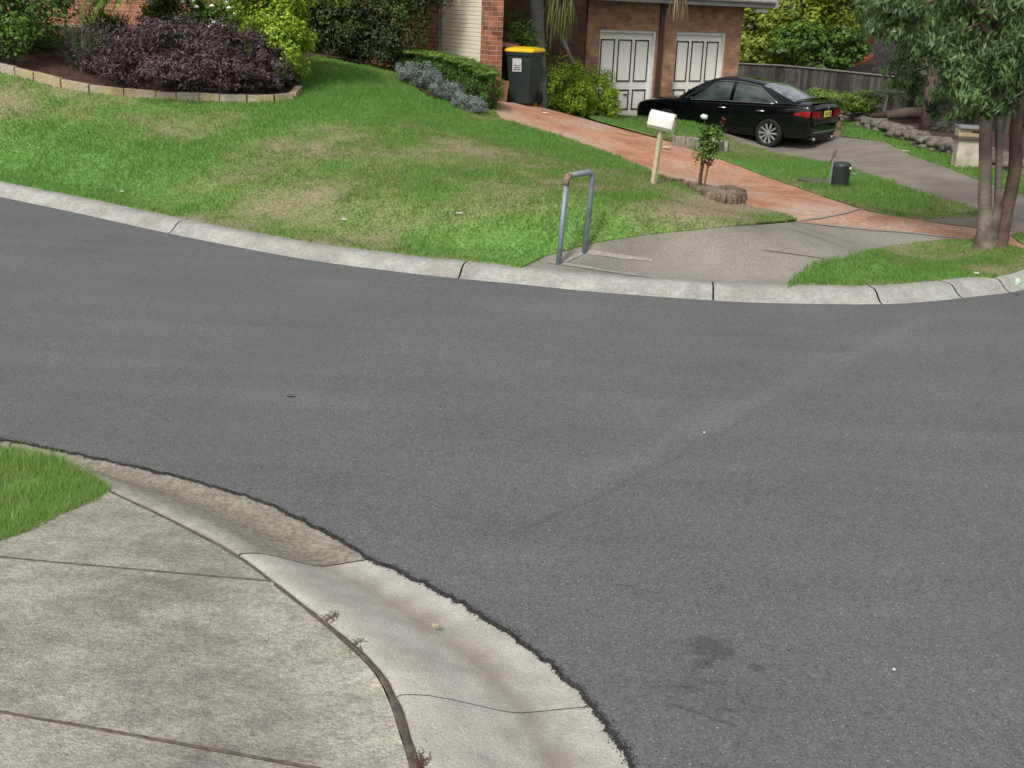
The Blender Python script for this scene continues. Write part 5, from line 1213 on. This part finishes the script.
# small front gable with its own orange ridge
g1 = P(846, 52, 40.5)-np.array([hb_[0], hb_[1], hz]); g2 = P(872, 40, 41.5)-np.array([hb_[0], hb_[1], hz]); g3 = P(852, 64, 40)-np.array([hb_[0], hb_[1], hz]); g4 = P(872, 56, 40.2)-np.array([hb_[0], hb_[1], hz])
mb = MB(); mb.tube([tuple(g1), tuple(g2)], .13, 8); mb.build('ridge', REDTILE, e)
mb = MB(); mb.tube([tuple(g3), tuple(g4)], .13, 8); mb.build('ridge', REDTILE, e)
mb = MB(); mb.box((xL+4.3, 4, ze/2), (8.4, 7.6, ze)); mb.build('wall', BRICK_R, e)

# ------------------------------------------------------------------ street tree
t0_ = at(990, 249); e = empty('street_tree', t0_, 0, 'three-stemmed street tree with drooping leaves on the grass island', 'tree')
s = ppm(t0_)
def tpt(px, py, dy=0): q = P(px, py, t0_[1]+dy); return tuple(q-t0_)
def trunk(pts, radpx, n=14): 
    mb = MB(); P_ = [np.array(p) for p in pts]; cp = catmull(P_, 6); rr_ = np.interp(np.linspace(0, 1, len(cp)), np.linspace(0, 1, len(radpx)), radpx)/s
    cp = cp + np.column_stack([(fbm(np.arange(len(cp))*1., np.zeros(len(cp)), 3., 31, 2)-.5)*.03]*3)
    mb.tube([tuple(x) for x in cp], list(rr_*(1+.10*(fbm(np.arange(len(cp))*1., np.ones(len(cp)), 1.7, 8, 2)-.5))), n); return mb
trunk([(-.09, 0, -.1), tpt(985, 238), tpt(985.5, 210), tpt(985.5, 160), tpt(986, 110), tpt(988, 60), tpt(990, 0), tpt(993, -60)], [13, 9.5, 6.8, 6.0, 5.6, 5.2, 5, 3.5]).build('trunk', BARK, e, smooth=True)
trunk([(.0, 0, -.02), tpt(994, 226, -.06), tpt(998, 205, -.06), tpt(999, 160), tpt(999, 110), tpt(1000, 60), tpt(1003, 0), tpt(1006, -60)], [7, 5, 3.4, 3.4, 3.6, 3.6, 3.5, 2.5]).build('trunk', BARK, e, smooth=True)
trunk([(.09, 0, -.1), tpt(1000, 236), tpt(1006, 215), tpt(1015, 170), tpt(1017, 120), tpt(1030, 60), tpt(1050, -10)], [10, 8.5, 6.5, 6.2, 5.6, 5, 3]).build('trunk', BARKR, e, smooth=True)
mb = MB(); rr = random.Random(4)
crown = [(900, 10, 90, 70, -.6), (880, 5, 60, 60, .2), (925, 45, 80, 70, -.3), (905, 75, 60, 44, .3), (955, 75, 70, 60, -.5), (985, 100, 80, 50, -.7), (1015, 60, 90, 90, -.7), (1040, 100, 80, 60, .2), (960, 10, 110, 80, .5), (1020, 0, 120, 90, -.4), (935, 105, 44, 30, .1), (965, 118, 34, 22, -.6)]
CB = []
for (px, py, w_, h_, dy) in crown:
    q = P(px, py, t0_[1]+dy); sc = ppm(q); CB.append((q[0], q[1], q[2], w_/2/sc, min(w_, h_)/2/sc*1.2, h_/2/sc))
CBu = []
for k in range(10):
    a_ = k*.63+.2; CBu.append((t0_[0]+math.cos(a_)*1.1, t0_[1]+math.sin(a_)*1.0, t0_[2]+3.9+.25*(k % 4), .8, .8, .6))
for q in CB+CBu:
    t = (q[0]-t0_[0], q[1]-t0_[1], q[2]-t0_[2]); z_ = max(1.6, t[2]*.55+.5)
    mb.tube([(.03*z_, 0, z_), (t[0]*.5, t[1]*.5, max(z_, t[2])+.25), t, (t[0]*1.15, t[1]*1.15, t[2]-q[5]*.6)], [.035, .022, .012, .004], 6)
mb.build('branches', BARKR, e, smooth=True)
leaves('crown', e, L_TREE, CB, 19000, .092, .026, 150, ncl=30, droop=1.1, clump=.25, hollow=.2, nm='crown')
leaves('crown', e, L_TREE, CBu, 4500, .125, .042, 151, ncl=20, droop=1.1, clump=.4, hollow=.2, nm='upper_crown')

# ------------------------------------------------------------------ dry weeds in the near joint
for i, (px, py, c_, n_, lb) in enumerate([(330, 618, 0, 60, 'dry grass wisps growing in the near footpath joint, upper clump'), (356, 646, 0, 46, 'thin dry weed along the wide part of the near footpath joint'), (422, 762, 1, 80, 'reddish dead weed at the bottom end of the near footpath joint')]):
    q = G(px, py, Zc(.1)); e = empty('dry_weed', q, 0, lb, 'weed')
    straps('leaf', e, [leaf_mat('dry_weed', (.07, .055, .035), (.24, .20, .13)), leaf_mat('red_weed', (.09, .04, .03), (.26, .15, .10))][c_], [((q[0]+random.gauss(0, .014), q[1]+random.gauss(0, .03), q[2]), random.uniform(0, 6.28), random.uniform(.012, .035), .0022, random.uniform(.1, 1.0), random.uniform(.2, 1.5)) for _ in range(n_)], 3)
# ------------------------------------------------------------------ litter
def litter(name, px, py, zf, L_, W_, mat, label, hgt=.006, rz=0, cat='litter', off=.03):
    q = G(px, py, zf); e_ = MB(); n = 7; vs = []; rr = random.Random(int(px*7+py))
    top = [(math.cos(2*PI*k/n)*L_*rr.uniform(.75, 1.1), math.sin(2*PI*k/n)*W_*rr.uniform(.75, 1.1), hgt*rr.uniform(.5, 2)) for k in range(n)]
    bot = [(x, y, 0) for x, y, z in top]; e_.add(top+bot+[(0, 0, hgt*2)], [(i, (i+1) % n, 2*n) for i in range(n)]+[(n+i, n+(i+1) % n, (i+1) % n, i) for i in range(n)])
    o = e_.build(name, mat, None, bevel=0); o.location = (q[0], q[1], q[2]+off); o.rotation_euler = (0, 0, rz); tag(o, label, cat); return o
litter('paper_scrap', 122, 194, T, .035, .02, PETAL, 'tiny white paper scrap on the lawn near the left kerb')
litter('paper_scrap', 459, 216, T, .04, .02, PETAL, 'white scrap on the lawn left of the hoop rail')
litter('paper_scrap', 344, 222, T, .03, .02, PETAL, 'small white scrap on the middle of the lawn above the kerb')
litter('plastic_litter', 1018, 287, T, .04, .025, CYAN, 'bright green and white plastic litter on the kerb at the right edge', hgt=.03)
litter('pebble', 893, 676, R, .007, .006, PETAL, 'single white pebble alone on the asphalt at lower right', hgt=.004)
litter('pebble', 704, 437, R, .008, .007, PETAL, 'white pebble lying in the middle of the asphalt road', hgt=.004)
litter('dry_leaf', 436, 629, Zc(.02), .022, .012, M_('tan_leaf', (.45, .38, .22)), 'tan dry leaf lying in the near gutter', hgt=.006, off=.015)
litter('paper_scrap', 907, 152.5, T, .10, .05, PETAL, 'white paper lying at the edge of the grey driveway')
litter('paper_scrap', 666, 149, T, .07, .04, PETAL, 'white paper on the red driveway behind the mailbox post')
litter('dry_leaf', 545, 114.5, T, .06, .04, PETAL, 'pale leaf on the red driveway below the golden shrubs')
litter('paper_scrap', 976, 276, T, .03, .02, PETAL, 'white scrap in the thin grass below the street tree')
litter('twig', 291, 401, R, .035, .005, BLKINK, 'dark twig fragment lying on the asphalt at left', hgt=.004)

# ------------------------------------------------------------------ black sedan
car = empty('parked_car', (0, 0, 0), 0, 'black four-door sedan parked on the grey driveway', 'car')
Lc = 4.66
#       x     zbot  zside halfw  zbelt  ztop(crown) 
ST = [(-2.33, .42, .62, .72, .89, .93), (-2.29, .30, .62, .81, .965, 1.02), (-2.15, .25, .60, .86, .995, 1.075), (-1.85, .24, .60, .88, .985, 1.08), (-1.45, .22, .60, .88, .965, 1.05), (-.9, .20, .60, .88, .94, 1.0),
      (0, .20, .60, .88, .915, .96), (.7, .20, .60, .88, .895, .94), (1.05, .21, .60, .875, .88, .97), (1.4, .22, .60, .87, .87, .95), (1.8, .23, .58, .86, .84, .91), (2.1, .25, .56, .83, .79, .85), (2.26, .27, .53, .77, .73, .77), (2.33, .33, .5, .66, .65, .67)]
rows = []
for (x, zb, zs, w_, zb2, zt2) in ST:
    half = [(0, zb), (w_*.80, zb), (w_*.955, zb+.03), (w_*.985, zb+.14), (w_, zs), (w_*.992, zs+(zb2-zs)*.55), (w_*.965, zb2-.02), (w_*.915, zb2+.005), (w_*.75, zb2+(zt2-zb2)*.5), (w_*.4, zt2-.008), (0, zt2)]
    ring_ = [(x, y, z) for y, z in half]+[(x, -y, z) for y, z in half[-2:0:-1]]
    ring_.append(ring_[0]); rows.append(ring_)
mb = MB(); mb.grid(rows); nC = len(rows[0])
mb.add(rows[0][:-1], [tuple(range(nC-1))]); mb.add(rows[-1][:-1], [tuple(range(nC-1))[::-1]])
body = mb.build('body', PAINT, car, smooth=True)
bm = bmesh.new(); bm.from_mesh(body.data); bmesh.ops.remove_doubles(bm, verts=bm.verts, dist=.0005); bmesh.ops.recalc_face_normals(bm, faces=bm.faces); bm.to_mesh(body.data); bm.free()
ss = body.modifiers.new('s', 'SUBSURF'); ss.levels = 2; ss.render_levels = 2
cut = []
for xw in (1.36, -1.34):
    for sg in (1, -1):
        mbc = MB(); mbc.lathe([(.001, -.16), (.345, -.16), (.345, .3), (.001, .3)], (0, 0, 0), 40); c_ = mbc.build('cutter', RUBBER, None); c_.rotation_euler = (PI/2, 0, 0) if sg < 0 else (-PI/2, 0, 0); c_.location = (xw, sg*.80, .325); cut.append(c_)
        bo = body.modifiers.new('b', 'BOOLEAN'); bo.object = c_; bo.operation = 'DIFFERENCE'; bo.solver = 'EXACT'
for c_ in cut:
    bmc = bmesh.new(); bmc.from_mesh(c_.data); bmesh.ops.remove_doubles(bmc, verts=bmc.verts, dist=.002); bmesh.ops.recalc_face_normals(bmc, faces=bmc.faces); bmc.to_mesh(c_.data); bmc.free()
bpy.context.view_layer.update()
dg = bpy.context.evaluated_depsgraph_get(); nm_ = bpy.data.meshes.new_from_object(body.evaluated_get(dg)); body.modifiers.clear(); body.data = nm_
for p in body.data.polygons: p.use_smooth = True
for c_ in cut: bpy.data.objects.remove(c_, do_unlink=True)
# cabin
CS = [(-1.92, 1.0, .71, 1.075), (-1.80, 1.0, .715, 1.105), (-1.5, .98, .69, 1.225), (-1.2, .96, .655, 1.345), (-.85, .945, .63, 1.43), (-.4, .93, .62, 1.485), (-.05, .925, .62, 1.49), (.2, .915, .625, 1.47), (.50, .905, .645, 1.37), (.82, .895, .69, 1.205), (1.14, .885, .74, .985)]
def cab(x, u):
    xs = [c[0] for c in CS]; zb = np.interp(x, xs, [c[1] for c in CS]); wt = np.interp(x, xs, [c[2] for c in CS]); zr = np.interp(x, xs, [c[3] for c in CS])
    wb = .835
    # u 0: belt, .6: roof side, 1: roof centre
    if u <= .55:
        t = u/.55; y = wb*(1-t)+wt*t + .018*math.sin(PI*t); z = zb*(1-t)+(zr-.075)*t
        if zr-.075 < zb: z = zb
    else:
        t = (u-.55)/.45; y = wt*math.cos(t*PI/2)**.75 if t < 1 else 0; z = max(zr-.075, min(zb, zr-.075))+ (zr-max(zr-.075, 0))*math.sin(t*PI/2)**.8
    return (x, y, z)
xs_ = np.linspace(-1.91, 1.13, 44); us = [0, .1, .2, .3, .4, .5, .55, .6, .66, .72, .8, .88, .94, 1]
mb = MB(); mb.grid([[cab(x, u) for u in us]+[(cab(x, u)[0], -cab(x, u)[1], cab(x, u)[2]) for u in us[-2::-1]] for x in xs_]); cb_ = mb.build('roof', PAINT, car, smooth=True)
def side_glass(x0f, x1f, u0, u1, off, sg, nx=14, nu=6):
    rows = []
    for i in range(nu+1):
        u = u0+(u1-u0)*i/nu; a_, b_ = x0f(u), x1f(u); r_ = []
        for k in range(nx+1): p = cab(a_+(b_-a_)*k/nx, u); r_.append((p[0], sg*(p[1]+off), p[2]+off*.35))
        rows.append(r_)
    return rows
lo, hi = .05, .50
front = lambda u: .84-(u-lo)/(hi-lo)*.64
rear = lambda u: -1.46+((u-lo)/(hi-lo))**1.3*.50+(.10 if u < .1 else 0)
for sg in (1, -1):
    for (a_, b_) in ((lambda u: -.26, front), (rear, lambda u: -.35)):
        mb = MB(); mb.grid(side_glass(a_, b_, lo, hi, .006, sg)); mb.build('side_window', GLASSC, car, smooth=True)
    # chrome surround
    pts = [cab(x, .03) for x in np.linspace(.88, -1.42, 20)]; pts += [cab(rear(u)-.035, u) for u in np.linspace(lo, hi, 8)]; pts += [cab(x, hi+.03) for x in np.linspace(-.95, .20, 12)]
    mb = MB(); mb.tube([(p[0], sg*(p[1]+.012), p[2]) for p in pts], .011, 6); mb.build('window_trim', CHROME, car, smooth=True)
def top_glass(x0, x1, v, off, nx=10, nv=10):
    rows = []
    for i in range(nx+1):
        x = x0+(x1-x0)*i/nx; u0 = .60; a_ = []
        for k in range(nv+1):
            u = u0+(1-u0)*k/nv; p = cab(x, u); a_.append((p[0], p[1], p[2]+off))
        rows.append(a_+[(p[0], -p[1], p[2]) for p in a_[-2::-1]])
    return rows
mb = MB(); mb.grid(top_glass(-1.84, -1.02, 0, .008)); mb.build('rear_window', M_('rear_glass', (.26, .29, .29), (.08, .095, .095), rough=.08, spec=.8, coat=.6), car, smooth=True)  # pale sky reflection painted into the rear glass colour
mb = MB(); mb.grid(top_glass(.36, 1.08, 0, .008)); mb.build('windscreen', GLASSC, car, smooth=True)
for sg in (1, -1):
    for nm2, x in (('door_handle', -.12), ('door_handle', -1.10)):
        mb = MB(); mb.tube([(x-.11, sg*.885, .80), (x-.09, sg*.915, .805), (x+.09, sg*.915, .805), (x+.11, sg*.885, .80)], .016, 8); mb.build(nm2, CHROME, car, smooth=True)
    mb = MB(); mb.lathe([(.001, -.09), (.055, -.07), (.075, 0), (.055, .07), (.001, .09)], (0, 0, 0), 14); mr_ = mb.build('wing_mirror', PAINT, car, smooth=True); mr_.rotation_euler = (PI/2, 0, 0); mr_.location = (.72, sg*.99, .965); mr_.scale = (.7, 1, 1.1)
    # door seams
    for x in (.80, -.31):
        mb = MB(); mb.tube([(x, sg*.872, .33), (x-.005, sg*.883, .6), (x-.03, sg*.876, .78), (x-.05, sg*.852, .90)], .004, 4); mb.build('door_seam', BLKP, car)
    mb = MB(); rows = []
    for i in range(9):
        t = i/8; r_ = []
        for k in range(5):
            v = k/4; x = -2.27 + t*.36; z = .745+v*(.14-.10*t)+.03*t
            w_ = np.interp(x, [s_[0] for s_ in ST], [s_[3] for s_ in ST])
            r_.append((x, sg*(w_*.992+.006), z))
        rows.append(r_)
    mb.grid(rows); 
    rows = [[(-2.30-.022*math.sin(min(1, t*2)*PI/2)*0-.025-.012*t, sg*(.80-.42*t), .735+v*.145+.0) for v in (0, .25, .5, .75, 1)] for t in np.linspace(0, 1, 6)]
    mb.grid(rows); mb.build('tail_light', REDL, car, smooth=True)
    mb = MB(); mb.lathe([(.03, -.08), (.036, -.08), (.036, .08), (.03, .08)], (0, 0, 0), 14); ex = mb.build('exhaust', CHROME, car, smooth=True); ex.rotation_euler = (0, PI/2, 0); ex.location = (-2.26, sg*.52, .25)
    mb = MB(); mb.add([(2.26, sg*.42, .62), (2.14, sg*.70, .64), (2.0, sg*.81, .70), (2.02, sg*.78, .76), (2.2, sg*.5, .70)], [(0, 1, 2, 3, 4)]); mb.build('headlight', CLRL, car)
mb = MB(); mb.box((-2.335, 0, .60), (.03, 1.45, .05)); mb.build('bumper_ledge', PAINT, car, bevel=.01)
mb = MB(); mb.box((-2.345, 0, .415), (.02, 1.3, .018)); mb.build('bumper_trim', CHROME, car, bevel=.004)
mb = MB(); mb.box((-2.25, 0, .30), (.10, 1.30, .16), taper=.99); mb.build('lower_bumper', BLKP, car, bevel=.02)
mb = MB(); mb.box((-2.22, 0, 1.046), (.09, 1.2, .014)); mb.build('boot_lip', PAINT, car, bevel=.008)
mb = MB(); mb.box((-2.352, 0, .80), (.012, .38, .135)); pl_ = mb.build('number_plate', PLATE, car, bevel=.003)
tc_ = bpy.data.curves.new('plate_text', 'FONT'); tc_.body = 'BUJ 27J'; tc_.size = .105; tc_.align_x = 'CENTER'; tc_.align_y = 'CENTER'; tc_.extrude = .001
to_ = bpy.data.objects.new('plate_text', tc_); COL.objects.link(to_); bpy.context.view_layer.update()
tm = bpy.data.meshes.new_from_object(to_.evaluated_get(bpy.context.evaluated_depsgraph_get())); bpy.data.objects.remove(to_, do_unlink=True)
tm.materials.clear(); tm.materials.append(BLKINK); tx_ = bpy.data.objects.new('plate_text', tm); COL.objects.link(tx_); tx_.parent = pl_
tx_.matrix_local = Matrix.Translation((-2.360, 0, .80)) @ Matrix(((0, 0, -1, 0), (-1, 0, 0, 0), (0, 1, 0, 0), (0, 0, 0, 1)))
mb = MB(); mb.tube([(-2.352, -.035, .955), (-2.352, -.022, .905), (-2.352, .022, .905), (-2.352, .035, .955)], .006, 6); mb.tube([(-2.352, -.026, .93), (-2.352, .026, .93)], .006, 6); mb.tube([(-2.352, -.05, .965), (-2.352, -.045, .90), (-2.352, .045, .90), (-2.352, .05, .965), (-2.352, -.05, .965)], .004, 6); mb.build('badge', CHROME, car)
for xw in (1.36, -1.34):
    for sg in (1, -1):
        w_ = empty('wheel', (xw, sg*.80, .325)); w_.parent = car
        w_.rotation_euler = (0, 0, 0 if sg > 0 else PI)
        # axis along y; outer face +y
        mb = MB(); mb.lathe([(.225, -.11), (.29, -.112), (.318, -.09), (.325, 0), (.318, .085), (.29, .108), (.232, .105), (.225, .08)], (0, 0, 0), 40, 'y'); mb.build('tyre', RUBBER, w_, smooth=True)
        mb = MB(); mb.lathe([(.232, .10), (.238, .098), (.226, .085), (.215, .05), (.21, -.09)], (0, 0, 0), 40, 'y')
        mb.lathe([(.001, .085), (.03, .084), (.045, .07), (.05, .03)], (0, 0, 0), 20, 'y')
        for k in range(10):
            a_ = 2*PI*k/10; da = .115 if k % 2 else .115
            p0 = (.04, .075); c_, s_2 = math.cos(a_), math.sin(a_)
            def rp_(r_, o_, y): return (r_*c_-o_*s_2, y, r_*s_2+o_*c_)
            mb.add([rp_(.04, -.012, .078), rp_(.04, .012, .078), rp_(.225, .024, .088), rp_(.225, -.024, .088), rp_(.04, -.012, .05), rp_(.04, .012, .05), rp_(.225, .024, .06), rp_(.225, -.024, .06)], [(0, 1, 2, 3), (0, 4, 5, 1), (1, 5, 6, 2), (2, 6, 7, 3), (3, 7, 4, 0)])
        mb.build('rim', ALLOY, w_)
        mb = MB(); mb.lathe([(.001, .0), (.21, .0)], (0, 0, 0), 30, 'y'); mb.build('brake_disc', BLKP, w_)
hd = math.radians(180-37)   # heading
wp = at(768, 147.5)
cz = wp[2]
ch, sh_ = math.cos(hd), math.sin(hd); lx, ly = -1.34, .86
car.location = (wp[0]-(ch*lx-sh_*ly), wp[1]-(sh_*lx+ch*ly), cz-.005); 
fr = (car.location.x+ch*1.36-sh_*.86, car.location.y+sh_*1.36+ch*.86)
print('car base', wp, 'front ground', Tz(*fr))
pitch = math.atan2(Tz(*fr)-cz, 2.7); car.rotation_euler = (0, -CARPITCH, hd); car.scale = (.965, .965, .965)


# ------------------------------------------------------------------ light
w = bpy.data.worlds.new("World"); scene.world = w; w.use_nodes = True
nt = w.node_tree; bg = nt.nodes['Background']; sky = nt.nodes.new('ShaderNodeTexSky'); sky.sky_type = 'NISHITA'; sky.sun_disc = False
SE = math.radians(48); SA = math.radians(205)    # sun azimuth measured clockwise from +Y
sky.sun_elevation = SE; sky.sun_rotation = SA; sky.air_density = 1.0; sky.dust_density = 4.0; sky.ozone_density = 1.0
hs = nt.nodes.new('ShaderNodeHueSaturation'); hs.inputs['Saturation'].default_value = .25
nt.links.new(sky.outputs[0], hs.inputs['Color']); nt.links.new(hs.outputs[0], bg.inputs[0]); bg.inputs[1].default_value = .15
sd = bpy.data.lights.new("sun", 'SUN'); sd.energy = 1.95; sd.angle = math.radians(10); sd.color = (1, .97, .92)
so = bpy.data.objects.new("sun", sd); COL.objects.link(so)
D = Vector((math.sin(SA)*math.cos(SE), math.cos(SA)*math.cos(SE), math.sin(SE)))
so.rotation_euler = D.to_track_quat('Z', 'Y').to_euler(); so.location = (0, -5, 20)
scene.view_settings.view_transform = 'Standard'; scene.view_settings.look = 'None'; scene.view_settings.exposure = 0
scene.cycles.max_bounces = 6; scene.cycles.diffuse_bounces = 3; scene.cycles.transparent_max_bounces = 8
